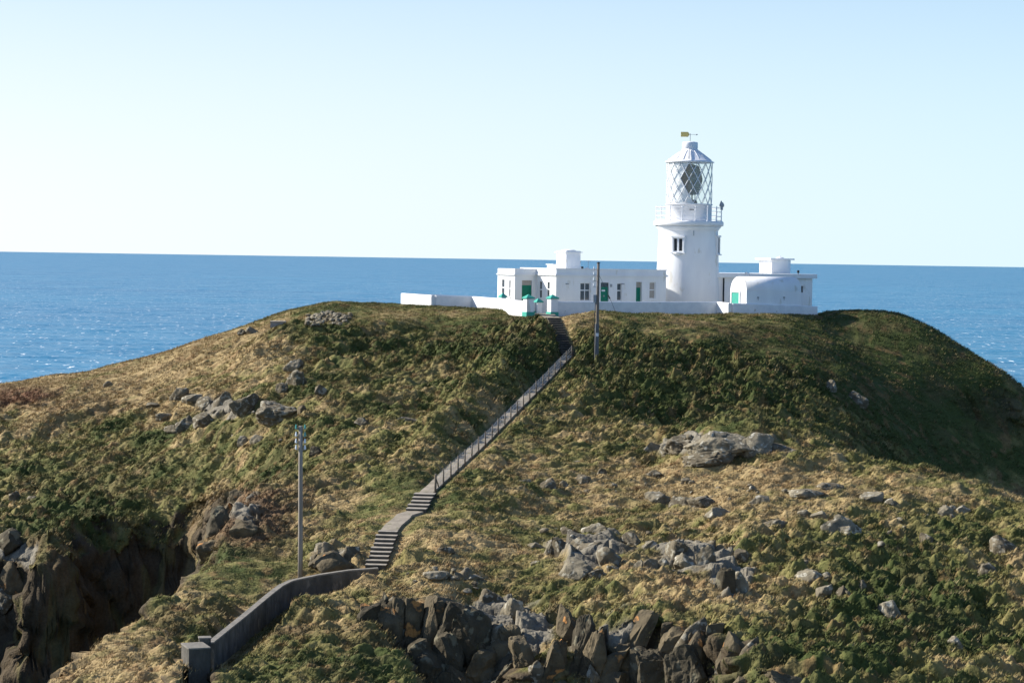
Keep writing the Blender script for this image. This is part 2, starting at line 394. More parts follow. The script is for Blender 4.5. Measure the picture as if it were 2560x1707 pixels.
def tps_fit(p, lam=0.6):
    xy = p[:, :2] / 50.0; n = len(p)
    d2 = ((xy[:, None] - xy[None]) ** 2).sum(-1)
    K = 0.5 * d2 * np.log(d2 + 1e-12) + lam * 1e-3 * np.eye(n)
    Q = np.c_[np.ones(n), xy]
    A = np.zeros((n + 3, n + 3)); A[:n, :n] = K; A[:n, n:] = Q; A[n:, :n] = Q.T
    return xy, np.linalg.solve(A, np.r_[p[:, 2], np.zeros(3)])
_tx, _tw = tps_fit(pts)
GX0, GX1, GY0, GY1, GS = -112.0, 112.0, 58.0, 330.0, 0.5
gx = np.arange(GX0, GX1 + GS, GS); gy = np.arange(GY0, GY1 + GS, GS)
XX, YY = np.meshgrid(gx, gy)
Zb = np.zeros(XX.size); q = np.stack([XX.ravel(), YY.ravel()], -1) / 50.0
for i in range(0, len(q), 20000):
    c = q[i:i + 20000]; d2 = ((c[:, None] - _tx[None]) ** 2).sum(-1)
    Zb[i:i + 20000] = (0.5 * d2 * np.log(d2 + 1e-12)) @ _tw[:-3] + _tw[-3] + c @ _tw[-2:]
Zb = Zb.reshape(XX.shape)

# ---- cliffs: polygons cut down into the slopes (world xy), steep sides
def facet(x, y, seed=0):
    """angular blocks: every cell is its own tilted plane"""
    ix = np.floor(x); iy = np.floor(y); f1 = np.full(x.shape, 9.0); v = np.zeros(x.shape)
    for i in (-1, 0, 1):
        for j in (-1, 0, 1):
            cx = ix + i; cy = iy + j
            px = cx + 0.1 + 0.8 * hash2(cx, cy, seed + 1); py = cy + 0.1 + 0.8 * hash2(cx, cy, seed + 2)
            dx = x - px; dy = y - py; d = np.maximum(np.abs(dx) + 0.4 * np.abs(dy), np.abs(dy) + 0.4 * np.abs(dx))
            pl = (hash2(cx, cy, seed + 3) - 0.5) * 1.3 + dx * (hash2(cx, cy, seed + 4) - 0.5) * 1.8 + dy * (hash2(cx, cy, seed + 5) - 0.5) * 1.4
            m = d < f1; v = np.where(m, pl, v); f1 = np.where(m, d, f1)
    return v - 0.5 * f1 * f1
def poly_sd(X, Y, poly):
    """signed distance, positive inside"""
    d = np.full(X.shape, 1e9); ins = np.zeros(X.shape, bool); n = len(poly)
    for i in range(n):
        ax, ay = poly[i]; bx, by = poly[(i + 1) % n]
        ex, ey = bx - ax, by - ay
        t = np.clip(((X - ax) * ex + (Y - ay) * ey) / (ex * ex + ey * ey + 1e-12), 0, 1)
        d = np.minimum(d, np.hypot(X - ax - t * ex, Y - ay - t * ey))
        c = ((ay > Y) != (by > Y)) & (X < (bx - ax) * (Y - ay) / (by - ay + 1e-12) + ax)
        ins ^= c
    return np.where(ins, d, -d)
def wxy(lst): return [tuple(P(*c)[:2]) for c in lst]
CHASM = wxy([(-500,1250,160),(-200,1238,156),(0,1222,155.5),(60,1228,155),(110,1262,153),(150,1240,155.5),(200,1195,158),(350,1168,160.5),(450,1143,160.5),(530,1130,157.5),(545,1150,151),
             (535,1180,143),(515,1235,136),(492,1290,127),(440,1332,123.0),(338,1400,117.3),(258,1465,112.8),(138,1568,106.8),(-60,1700,101),(-300,1900,92),(-900,1900,92)])
FRONT = wxy([(800,1385,112.6),(860,1372,113.8),(930,1392,114.2),(1010,1400,114.2),(1060,1440,112.5),(1130,1420,112.6),(1180,1400,112.8),(1240,1460,110.5),(1330,1420,110.5),(1420,1400,112),(1520,1420,110.8),
             (1600,1452,109.5),(1680,1440,109.5),(1740,1480,107),(1762,1568,103.5),(1780,1640,100),(1800,1800,92),(850,1800,95),(900,1600,104),(860,1490,109)])

BRIDGE = wxy([(424,1600,102.3),(478,1560,103.6),(484,1530,105.3),(498,1540,105.0),(512,1640,100.8),(520,1900,92),(380,1900,92)])
def bilin(G, x, y):
    fx = np.clip((x - GX0) / GS, 0, G.shape[1] - 1.001); fy = np.clip((y - GY0) / GS, 0, G.shape[0] - 1.001)
    ix = fx.astype(int); iy = fy.astype(int); fx = fx - ix; fy = fy - iy
    return (G[iy, ix] * (1 - fx) + G[iy, ix + 1] * fx) * (1 - fy) + (G[iy + 1, ix] * (1 - fx) + G[iy + 1, ix + 1] * fx) * fy

ROCKS = [
 # left hillside
 ('pale wedge-shaped boulder high on the left slope below the stone heap', 673,838,40,26,'rock_pale'),
 ('dark pointed boulder with a steep lit left face, left of the slope centre', 683,872,50,38,'rock'),
 ('small round boulder at the lower left foot of the dark pointed one', 648,893,28,26,'rock'),
 ('single grey boulder among brown tufts right of the pointed boulder', 738,897,26,28,'rock'),
 ('big smooth grey boulder, largest alone on the middle left slope', 638,945,88,44,'rock'),
 ('small brown boulder touching the right of the big smooth one', 693,941,22,20,'rock_ochre'),
 ('leftmost rounded boulder of the upper row of the left outcrop', 476,930,46,34,'rock'),
 ('tall middle boulder of the upper row of the left outcrop', 512,920,44,40,'rock'),
 ('largest right-hand boulder of the upper row of the left outcrop', 560,928,62,48,'rock'),
 ('rounded boulder at the left of the lower row of the left outcrop', 425,972,44,34,'rock'),
 ('wide boulder in the middle of the lower row of the left outcrop', 472,966,56,34,'rock'),
 ('flat low slab at the lower left end of the left outcrop', 398,986,40,20,'rock'),
 ('dark boulder left of the two rows of the outcrop', 377,960,36,22,'rock'),
 ('leaning pointed boulder above the left outcrop', 412,905,42,30,'rock'),
 ('low pale slab beside the leaning pointed boulder', 442,916,50,20,'rock_pale'),
 ('thin pale stone alone in the straw grass left of the outcrop', 352,930,28,12,'rock_pale'),
 ('small grey rock on the skyline at the foot of the left slope', 247,882,20,14,'rock_pale'),
 ('rock on the left skyline, dark cube-like one', 556,764,20,18,'rock'),
 ('rock on the left skyline, pale bushy-topped one beside the cube', 580,758,32,16,'rock_pale'),
 ('left stone of the pair above the lower pole head', 560,1012,26,22,'rock_pale'),
 ('right stone of the pair above the lower pole head', 592,1010,36,22,'rock_pale'),
 ('dark rounded rock right of the lower pole head',730,1040,34,30,'rock_dark'),  # added boulder, its dark colour stands in for a shaded recess
 ('grey rock in shadow below the middle left slope', 832,970,34,22,'rock'),
 ('low grey slab with a dark right side left of the path', 945,968,62,22,'rock'),
 ('dark boulder above the chasm at the far left', 36,1142,34,30,'rock'),
 ('low rock beside the dark boulder above the chasm', 72,1148,30,16,'rock'),
 ('craggy rock below the small brown steps bank, above the grey wall', 762,1290,84,48,'rock_ochre'),
 ('dark end rock of the crag above the grey wall', 805,1275,40,40,'rock'),
 ('dark little rock by the green slope above the wall', 722,1285,26,26,'rock'),
 # outcrop on the near spur crest
 ('pale cluster stone at the left end of the spur crest', 1500,1028,46,26,'rock_pale'),
 ('pale stone beside the left end of the spur crest', 1535,1030,36,22,'rock_pale'),
 ('grey hump forming the left shoulder of the crest outcrop', 1580,1012,96,36,'rock'),
 ('largest domed rock on top of the spur crest', 1655,1012,150,62,'rock_pale'),
 ('greenish slab low in front of the crest dome', 1630,1046,112,36,'rock'),
 ('rough rock on the right flank of the crest dome', 1732,1020,84,50,'rock_pale'),
 ('low rock trailing off the right of the crest outcrop', 1795,1030,60,22,'rock'),
 ('small pale rock on the left approach to the crest', 1435,1022,30,12,'rock_pale'),
 ('flat rock plate left above the crest outcrop', 1520,992,30,10,'rock_pale'),
 # row on the near slope
 ('rounded grey boulder with lit left side alone above the near slope', 1262,1113,40,30,'rock'),
 ('small pale stone left of the rounded grey boulder', 1202,1108,34,16,'rock_pale'),
 ('small pale stone right of the rounded grey boulder', 1298,1112,26,18,'rock_pale'),
 ('dark low boulder right of the pale stones', 1340,1102,34,24,'rock'),
 ('small dark rock further right near the fence of stones', 1383,1087,24,24,'rock'),
 ('flat grey stone on the upper near slope', 1503,1088,42,18,'rock'),
 ('flat pale stone below the crest outcrop', 1325,1062,26,10,'rock_pale'),
 ('tapering pale rock in the long middle row of the near slope', 1510,1143,54,26,'rock_pale'),
 ('wide blocky rock in the middle row of the near slope', 1563,1153,52,26,'rock'),
 ('pointed rock at the right of the middle row', 1610,1153,58,28,'rock'),
 ('cluster rock below the middle row with a white face', 1650,1177,56,24,'rock_pale'),
 ('pale split rock right of the middle row', 1742,1150,46,26,'rock_pale'),
 ('long low white-topped ledge on the upper right near slope', 1855,1132,76,18,'rock_pale'),
 ('pale rock with a flat top above dry grass on the right', 2000,1143,52,26,'rock_pale'),
 ('smaller pale rock right of the flat-topped one', 2048,1157,36,24,'rock_pale'),
 ('pair of pale rocks near the right edge of the spur', 2168,1172,40,24,'rock_pale'),
 ('little pale rock just below the spur skyline at the right', 2212,1168,30,16,'rock_pale'),
 ('long dark rock with a sunlit left end', 1775,1205,60,24,'rock'),
 ('small pale rock left of the big right boulder', 1838,1178,34,16,'rock_pale'),
 ('low pale rock over the big right boulder', 1880,1183,34,20,'rock_pale'),
 ('large rounded boulder with a long shadow, biggest on the right slope', 1930,1213,92,58,'rock_pale'),
 ('grey boulder half hidden by gorse on the right slope', 2130,1238,36,26,'rock'),
 ('dark rock on the right edge of the near slope', 2310,1253,64,46,'rock'),
 ('thin dark rock with a pale ridge near the right edge', 2268,1310,50,30,'rock'),
 ('low ledge of rock below the dark upper slope', 1905,1118,60,18,'rock'),
 # central cluster
 ('tall rounded boulder at the left of the central rock group', 1285,1262,64,56,'rock'),
 ('narrow upright rock against the tall rounded boulder', 1262,1265,26,44,'rock_pale'),
 ('middle boulder in the back row of the central group', 1330,1255,42,40,'rock'),
 ('sloping broad boulder at the right back of the central group', 1362,1262,58,36,'rock'),
 ('angular boulder with a shaded right face, right of the central group', 1398,1280,54,48,'rock'),
 ('lowest big boulder of the central group, pale on its left', 1322,1310,70,52,'rock_pale'),
 ('low rock at the foot of the lowest big boulder', 1365,1320,54,26,'rock'),
 ('small round boulder right below the angular one', 1408,1310,28,22,'rock'),
 ('small boulder above the back row of the central group', 1305,1220,32,20,'rock'),
 ('pale flat rock crowning the central group', 1368,1212,60,24,'rock_pale'),
 ('second pale flat rock crowning the central group to the right', 1410,1222,44,22,'rock_pale'),
 ('broad dark-sided rock right of the central group', 1448,1240,48,36,'rock'),
 ('rounded rock next right of the broad dark-sided one', 1495,1255,38,30,'rock_pale'),
 ('ridge-backed rock in the right part of the central outcrop', 1565,1265,70,48,'rock'),
 ('lower rock under the ridge-backed one', 1580,1290,60,36,'rock_pale'),
 ('tall oval boulder at the right of the central outcrop', 1620,1285,44,62,'rock'),
 ('small pointed rock of the trio in front', 1468,1300,26,28,'rock_pale'),
 ('middle pointed rock of the trio in front', 1495,1300,32,34,'rock'),
 ('right pointed rock of the trio in front', 1520,1298,32,36,'rock_pale'),
 ('dark spire of rock above the shaded gully', 1632,1255,22,30,'rock'),
 ('large kite-shaped slab hanging in the shaded gully', 1697,1345,42,62,'rock_pale'),
 ('dark rock beside the kite-shaped slab', 1665,1340,40,70,'rock_dark'),
 ('rock at the head of the shaded gully', 1707,1275,40,28,'rock'),
 ('pale rounded rock ringed by brown gorse', 1858,1322,54,26,'rock_pale'),
 ('small white rock at the right of the pale rounded one', 1900,1322,20,16,'rock_pale'),
 ('upright pale stone in the lower gorse', 1893,1357,34,30,'rock_pale'),
 ('smaller stone right of the upright pale one', 1935,1362,28,34,'rock'),
 ('little upright stone alone in the green gorse', 1983,1344,20,22,'rock_pale'),
 ('broad pale rock with a dark right side in the lower right gorse', 2040,1400,60,44,'rock_pale'),
 ('lone round boulder in the bottom right gorse', 2195,1482,34,40,'rock_pale'),
 ('rocky nose with orange lichen at the bottom edge', 1800,1558,80,34,'rock_ochre'),
 ('flat pale ledge stone on the near left slope', 1005,1322,60,22,'rock_pale'),
 ('second pale ledge stone above the near cliff', 1085,1325,50,18,'rock_pale'),
 ('pale slabby rock in the grass left of the central group', 1230,1252,34,14,'rock_pale'),
 ('long thin outcrop line in the near grass', 1025,1262,40,14,'rock'),
 ('pale rock on the dark right flank of the main hill', 1908,888,26,30,'rock_pale'),
 ('cluster rock low on the dark right flank', 1970,915,44,34,'rock'),
 # cliff blocks at the bottom
 ('pale domed top block at the upper left of the near cliff', 1035,1395,64,40,'rock_ochre'),
 ('narrow leaning pillar at the far left of the near cliff', 905,1412,40,66,'rock_ochre'),
 ('second leaning pillar of the near cliff from the left', 880,1400,30,60,'rock_dark'),
 ('third pillar with a lit left edge in the near cliff', 945,1425,46,80,'rock_ochre'),
 ('large dark-faced block of the near cliff below its left top', 1030,1435,70,84,'rock_dark'),
 ('tall slab with a lit left facet beside the dark-faced block', 990,1445,44,100,'rock_ochre'),
 ('broad block with a bright sloping left facet in the near cliff', 1085,1455,76,92,'rock_dark'),
 ('lower leaning block under the dark-faced block', 1030,1505,56,84,'rock_dark'),
 ('lower pointed block with a lit crest', 1100,1530,62,70,'rock_ochre'),
 ('lowest left block of the near cliff at the bottom edge', 985,1540,60,70,'rock_dark'),
 ('bottom edge block between the lowest ones of the near cliff', 1050,1560,60,60,'rock_ochre'),
 ('standing stone with a dark left half above the near cliff', 1125,1375,46,44,'rock'),
 ('large pale upright block above the near cliff, right of centre', 1180,1402,58,60,'rock_pale'),
 ('small orange-lichened rock among grass on the cliff', 1170,1455,44,32,'rock_ochre'),
 ('jagged lit rock on the middle of the near cliff', 1205,1500,60,60,'rock_ochre'),
 ('leaning wedge at the bottom of the near cliff middle', 1165,1535,60,60,'rock_dark'),
 ('tall lit wedge reaching the bottom edge in the middle', 1270,1530,54,90,'rock_ochre'),
 ('flat pale rib of rock at the bottom of the cliff', 1240,1545,50,60,'rock'),
 ('tall square-shouldered tooth of rock right of the middle', 1305,1445,50,84,'rock_ochre'),
 ('dark block beside the square-shouldered tooth', 1340,1465,44,80,'rock_dark'),
 ('lit tapering blade of rock below the gorse', 1370,1500,52,90,'rock_ochre'),
 ('small bright splinter below the tapering blade', 1362,1545,36,40,'rock_pale'),
 ('long diagonal ridge of lit rock at the bottom right of the cliff', 1440,1510,86,80,'rock_ochre'),
 ('dark buttress under the diagonal ridge', 1500,1530,90,90,'rock_dark'),
 ('orange-topped rock on the bottom edge', 1400,1560,70,40,'rock_ochre'),
 ('dark bulk of rock in the shaded gully bottom', 1580,1520,90,100,'rock_dark'),
 # chasm sides
 ('orange-stained rock at the top of the chasm', 545,1140,34,30,'rock_ochre'),
 ('orange-stained slab below the chasm top', 525,1175,34,40,'rock_ochre'),
 ('brown ledge halfway down the chasm side', 560,1215,60,40,'rock_ochre'),
 ('dark blue-grey slab in the right wall of the chasm', 500,1200,50,70,'rock_dark'),
 ('grey ledge above the ridge on the chasm side', 480,1260,50,36,'rock_ochre'),
 ('craggy lit nose on the left edge above the chasm', 30,1320,60,60,'rock_ochre'),
 ('lower craggy nose on the left edge', 15,1365,50,50,'rock'),
 ('dark crag at the far left chasm rim', 20,1240,60,50,'rock_dark'),
]
def rock_pos(r):
    return hit(r[1], r[2] + r[4] * 0.30)
# ---- the path: centre line nodes (2352-coordinates, distance); kinds of stretches
PATH = [(862,1302,123.5),(893,1216,128.6),(905,1203,129.8),(930,1180,132.4),(955,1172,133.8),(978,1130,137.6),(1005,1105,141),(1060,1055,149),(1100,1020,155),
        (1150,970,163),(1200,920,171),(1250,870,179),(1290,828,186),(1305,815,188.6),(1291,770,194.5),(1270,729,200.5),(1256,721,203.2),(1235,719,206)]
pathw = np.array([P(*c) for c in PATH])
GW = [(868,1303,122.0),(800,1308,121.6),(740,1317,121.1),(700,1325,120.6),(668,1332,119.9),(645,1343,119.0),(620,1362,117.3),(560,1412,112.2),(520,1444,109.2),(484,1473,106.2)]
_g = np.array([P(*c) for c in GW]); _t = np.gradient(_g, axis=0)[:, :2]; _t /= np.linalg.norm(_t, axis=1)[:, None]
tail = np.c_[_g[1:, :2] + 1.05 * np.stack([_t[1:, 1], -_t[1:, 0]], -1) * np.where(_t[1:, :1] * 0 + 1 > 0, 1, 1), _g[1:, 2] - 1.15]
if tail[0, 1] < _g[1, 1]: tail = np.c_[_g[1:, :2] - 1.05 * np.stack([_t[1:, 1], -_t[1:, 0]], -1), _g[1:, 2] - 1.15]
pathall = np.vstack([tail[::-1], pathw])

def path_dist(x, y, pl=None):
    pl = pathall if pl is None else pl
    bd = np.full(x.shape, 1e9); bz = np.zeros(x.shape); bs = np.zeros(x.shape)
    for i in range(len(pl) - 1):
        a = pl[i]; b = pl[i + 1]; e = b[:2] - a[:2]; L2 = e @ e
        t = np.clip(((x - a[0]) * e[0] + (y - a[1]) * e[1]) / L2, 0, 1)
        dx = x - a[0] - t * e[0]; dy = y - a[1] - t * e[1]
        d = np.hypot(dx, dy); m = d < bd
        bd = np.where(m, d, bd); bz = np.where(m, a[2] + t * (b[2] - a[2]), bz)
        bs = np.where(m, np.sign(e[0] * dy - e[1] * dx), bs)      # + = left of the walking direction (uphill side, far bank)
    return bd, bz, bs

def macro(x, y):
    """terrain without small lumps"""
    z = bilin(Zb, x, y)
    cw = P(1655,1030,152); z = z + 1.25 * np.exp(-(((x - cw[0]) / 3.6) ** 2 + ((y - cw[1]) / 3.0) ** 2))
    z = z + (1.3 * (fbm(x / 9, y / 9, 5, 3) - 0.5) + 0.9 * (fbm(x / 3.6, y / 3.2, 8, 2) - 0.5)) * np.clip((np.abs(y - 215) - 6) / 10, 0.12, 1)
    wob = 1.6 * (fbm(x / 2.6, y / 2.6, 31, 3) - 0.5)
    sd = poly_sd(x, y, CHASM) + wob
    z = z - 1.0 * np.clip(sd + 0.6, 0, 40) - 3.6 * np.clip(sd - 1.3, 0, 40)
    sb = poly_sd(x, y, BRIDGE)
    z = z - np.clip(sb, 0, 1.2) * 3.0
    sf = poly_sd(x, y, FRONT) + wob * 0.8 - 0.4
    z = z - np.clip(sf, 0, 20) * 1.15 * np.clip(sf * 0.8, 0, 1)
    return np.maximum(z, CAMH - 46)

def hit(dx, dy, d0=88.0, d1=260.0):
    """first point of the terrain seen at a 2352-coordinate"""
    r = ray(dx * S, dy * S); D = np.arange(d0, d1, 0.25)
    z = macro(r[0] * D, D); zr = CAMH + r[2] * D
    i = np.argmax(zr < z)
    if not (zr < z).any(): return None
    return np.array([r[0] * D[i], D[i], z[i]])

ROCKPOS = [rock_pos(r) for r in ROCKS]
RMASK = np.zeros(XX.shape)
for r, g in zip(ROCKS, ROCKPOS):
    if g is None: continue
    rr_ = r[3] * S * g[1] / FPX * 0.62
    i0 = int((g[0] - 6 - GX0) / GS); i1 = i0 + 25; j0 = int((g[1] - 6 - GY0) / GS); j1 = j0 + 25
    RMASK[j0:j1, i0:i1] = np.maximum(RMASK[j0:j1, i0:i1], 0.85 * np.exp(-(((XX[j0:j1, i0:i1] - g[0]) ** 2 + (YY[j0:j1, i0:i1] - g[1]) ** 2) / rr_ ** 2) ** 2))

# ------------------------------------------------------------------ roughness / colour layout of the vegetation, hillside shade mixed into the greens
def blobs(px, py, lst):
    s = np.zeros(px.shape)
    for cx, cy, rx, ry, a in lst: s = s + a * np.exp(-(((px - cx) / rx) ** 2 + ((py - cy) / ry) ** 2))
    return s
GREEN_AND_SHADE = [(1650,835,300,90,.30),(1950,830,200,70,.25),(1120,790,220,60,.25),(300,1110,260,60,.15),(900,1180,150,90,.30),(560,1310,120,60,.28),(400,1080,220,70,.30),(1050,830,230,90,.36),(150,1180,160,60,.30),(1700,860,330,110,.55),(2000,820,250,120,.45),(1420,900,130,90,.4),
         (2050,1330,260,120,.35),(2200,1500,260,110,.30),(1950,1230,150,50,.3),(1900,1500,200,80,.30),(1350,1370,120,50,.35),(860,1500,60,70,.6),(780,770,60,50,.45),(760,1330,180,30,.2),(1000,700,300,18,.35),
         (1350,1180,160,60,.10),(950,930,160,60,.2),(700,1000,150,60,.15),(2200,1100,200,400,.15),(640,860,120,50,.05),(2150,950,220,180,.8),(2050,850,160,80,.4),(1900,800,260,80,.3)]  # patches on the right flank and upper bank also paint in shade
STRAW = [(300,880,260,70,.45),(480,800,200,60,.35),(50,960,160,60,.35),(1050,1330,200,60,.40),(1250,1230,140,60,.35),(650,820,120,50,.25),(250,1510,120,70,.35),(1650,1130,300,70,.35),(2150,1130,250,40,.35),
         (1450,1090,200,50,.25),(600,1500,150,60,.25),(900,1350,120,40,.25),(1000,770,60,30,.15),(1300,760,60,60,.2),(1700,1380,120,30,.2)]
HEATH = [(560,1180,70,60,.5),(640,1170,70,40,.3),(60,912,75,22,1.0),(0,905,60,25,.6),(620,1180,110,60,.6),(560,1240,90,50,.55),(500,1180,60,40,.5),(700,1130,90,40,.35),(380,1430,110,30,.5),(640,1450,140,35,.5),(560,1390,80,20,.5),
         (1300,1500,250,60,.5),(900,1440,120,60,.4),(1650,760,170,40,.30),(1250,760,170,30,.25),(1700,1330,160,30,.35),(800,860,100,40,.2),(2080,1420,60,40,.4),(1800,1540,90,40,.5),(60,1280,80,60,.6)]

CRAG = [(1345,1270,110,55,1.0),(1570,1275,90,50,1.0),(1680,1330,70,60,.9),(1655,1020,110,34,1.1),(1530,1030,60,14,.8),(500,945,90,40,.9),(635,945,40,16,.7),(1560,1152,90,14,.6),(680,870,30,18,.6),
        (770,1285,60,26,.9),(1000,1420,190,44,1.1),(1180,1430,80,60,.8),(1420,1460,200,60,.6),(560,1190,60,60,.9),(1900,1345,60,30,.5),(40,1270,60,40,.9),(1080,1325,90,14,.5)]
def crag(px, py, x, y):
    return np.clip((blobs(px, py, CRAG) + 0.9 * (fbm(x / 1.4, y / 1.1, 141, 3) - 0.5) - 0.48) * 4.0, 0, 1)
def lump_amp(px, py):
    a = 0.75 + blobs(px, py, [(1700,830,450,110,.55),(1150,780,350,80,.45),(2100,1450,350,200,.45),(1300,1450,400,80,.3),(60,1200,300,80,.25),(1600,880,250,100,.25)])
    a = a - blobs(px, py, [(900,1180,150,80,.62),(600,1310,160,50,.6),(560,1330,140,40,.3),(300,870,300,60,.35),(1250,1250,200,100,.25),(1200,1050,120,60,.25),(1650,1120,250,60,.25),(250,1500,150,60,.2),(2150,1110,200,40,.3)])
    return np.clip(a, 0.22, 1.5)

COMPOUND = [tuple(np.array([4.14, 211.0]) + np.array([0.8767, 0.4810]) * a_ + np.array([-0.4810, 0.8767]) * b_) for a_, b_ in ((-7.6, -7.4), (15.8, -6.9), (16.2, -8.7), (25.6, -8.7), (25.6, 14), (-3.2, 14), (-3.2, -2.5), (-7.2, -3.0))]
def terrain_z(x, y, full=True):
    z = macro(x, y)
    px, py = proj(x, y, z)
    amp = lump_amp(px, py)
    wx = x + 0.5 * (fbm(x / 1.7, y / 1.7, 41, 2) - 0.5); wy = y + 0.5 * (fbm(x / 1.7, y / 1.7, 45, 2) - 0.5)
    f1, f2, h1 = worley(wx / 1.05, wy / 0.46, 3)
    g1, g2, h2 = worley(wx / 2.0 + 7, wy / 1.3, 13)
    smo = np.clip(blobs(px, py, STRAW) * 1.6, 0, 0.6)
    lum = 0.13 * (1 - 1.9 * f1 * f1) * (0.1 + 1.2 * h1) + 0.95 * (fbm(wx / 1.05, wy / 0.46, 27, 3) - 0.5) + 0.10 * (1 - 1.6 * g1 * g1) * (-0.1 + 1.2 * h2) + 0.55 * (fbm(x / 2.8, y / 1.9, 23, 4) - 0.5)
    lum = (lum + 0.26 * (fbm(x / 0.55, y / 0.35, 51, 2) - 0.5)) * (1 - 0.6 * smo)
    # flatten on the plateau round the buildings
    flat = np.clip((y - 203.5 - 0.33 * np.abs(x - 10)) / 3.0, 0, 1) * (y < 240) * (x > -13) * (x < 34)
    amp = amp * (1 - 0.93 * flat)
    ck = crag(px, py, x, y)
    d, pz, sgn = path_dist(x, y)
    ck = ck * np.clip((d - 1.2) / 1.0, 0, 1)
    upper = np.clip((y - 126) / 6, 0, 1)
    amp = amp * (1 - bilin(RMASK, x, y)) * (1 - 0.85 * np.clip((y - 193) / 6, 0, 1))
    z2 = z + 1.75 * amp * (lum - 0.06) * (1 - 0.7 * ck) + ck * (0.12 + 0.70 * facet(x / 1.9, y / 1.5, 151) + 0.16 * facet(x / 0.7 + 3, y / 0.6, 157))
    # bank behind the path, cut for the path itself
    topcut = np.clip((y - 186) / 4, 0, 1) * (y < 204)
    half = np.where(y > 139, 0.55, 0.66)
    wR = np.clip((d - half) / np.where(sgn > 0, 0.55, 1.2), 0, 1)
    wR = wR * wR * (3 - 2 * wR)
    bank = np.where(sgn > 0, 0.80 * np.clip((y - 139) / 12, 0.15, 1) * np.clip((199 - y) / 6, 0, 1), -0.05) * np.exp(-((d - 3.1) / 1.3) ** 2) + topcut * 0.0 * np.exp(-((d - 1.9) / 1.5) ** 2)
    bank = bank + np.where(sgn > 0, 1.0, 0.5) * np.exp(-((d - 2.1) / 0.9) ** 2) * np.clip((y - 188) / 3, 0, 1) * np.clip((195 - y) / 4, 0, 1)
    base = np.where(d < half, pz - 0.16, z2 + bank)
    z3 = (pz - 0.16) * (1 - wR) + (z2 + bank) * wR
    # the surface meets the path level within a few metres
    wR = np.where((sgn <= 0) & (y < 123.0), np.clip((d - 0.75) / 0.3, 0, 1), wR); z3 = np.where((sgn <= 0) & (y < 123.0) & (d < 3.0), (pz - 0.16) * (1 - wR) + np.minimum(z2, pz - 0.3 + np.clip(d - 1.6, 0, 9) * 0.6) * wR, z3)
    near = np.exp(-(np.clip(d - half, 0, 99) / 2.4) ** 2) * np.where((sgn <= 0) & (y < 123.5), 0, 1)
    z3 = z3 + near * wR * (pz - z) * 0.8
    z3 = np.where(y > 204.5, z2, z3)
    sdc = poly_sd(x, y, COMPOUND); wc = np.clip((sdc + 1.6) / 1.6, 0, 1)
    z3 = z3 * (1 - wc) + (CAMH - 5.42 + 0.10 * lum) * wc
    return z3, amp, lum, d, px, py

# ------------------------------------------------------------------ ground mesh (denser where it is near)
NU, NV = 1180, 1560
t = np.linspace(-1, 1, NU)
u = 0.262 * t + 0.16 * np.sign(t) * np.clip(np.abs(t) - 0.93, 0, 1) * 10
vrow = np.concatenate([np.linspace(62, 94, 50, endpoint=False), np.linspace(94, 209, 1340, endpoint=False), np.linspace(209, 325, 170)])
Ug, Yg = np.meshgrid(u, vrow)
Xg = Ug * Yg
Zg, AMP, LUM, PD, PX, PY = terrain_z(Xg, Yg)
# cliff faces: push steep parts about, in blocks
dzx = np.gradient(Zg, axis=1) / np.maximum(np.gradient(Xg, axis=1), 1e-6); dzy = np.gradient(Zg, axis=0) / np.gradient(Yg, axis=0)
Zm = macro(Xg, Yg)
mx_ = np.gradient(Zm, axis=1) / np.maximum(np.gradient(Xg, axis=1), 1e-6); my_ = np.gradient(Zm, axis=0) / np.gradient(Yg, axis=0)
MS = np.hypot(mx_, my_)
steep = np.clip((MS - 1.0) / 0.6, 0, 1)
fa = facet((Xg + 0.30 * Zg + 0.2 * Yg) / 2.0, (Yg * 0.55 + Zg) / 3.2, 61); fb = facet((Xg - 0.25 * Zg) / 0.85, (Yg * 0.6 + Zg) / 1.3, 67)
h2 = hash2(np.floor(Xg), np.floor(Zg), 3) * 0 + 0.5
inch = np.clip((poly_sd(Xg, Yg, CHASM) + 3) / 2, 0, 1)
push = (1.25 * fa + 0.5 * fb) * (1 - 0.42 * inch) + 0.35 * (fbm(Xg * 1.6, Zg * 1.6, 73, 3) - 0.5) + 0.6 * (fbm(Xg / 3, Zg / 3, 71, 3) - 0.5)
nx = mx_ / (MS + 1e-6); ny = my_ / (MS + 1e-6)
Xd = Xg - nx * push * steep; Yd = Yg - ny * push * steep
Xd = Xd + steep * 0.25 * (h2 - 0.5)

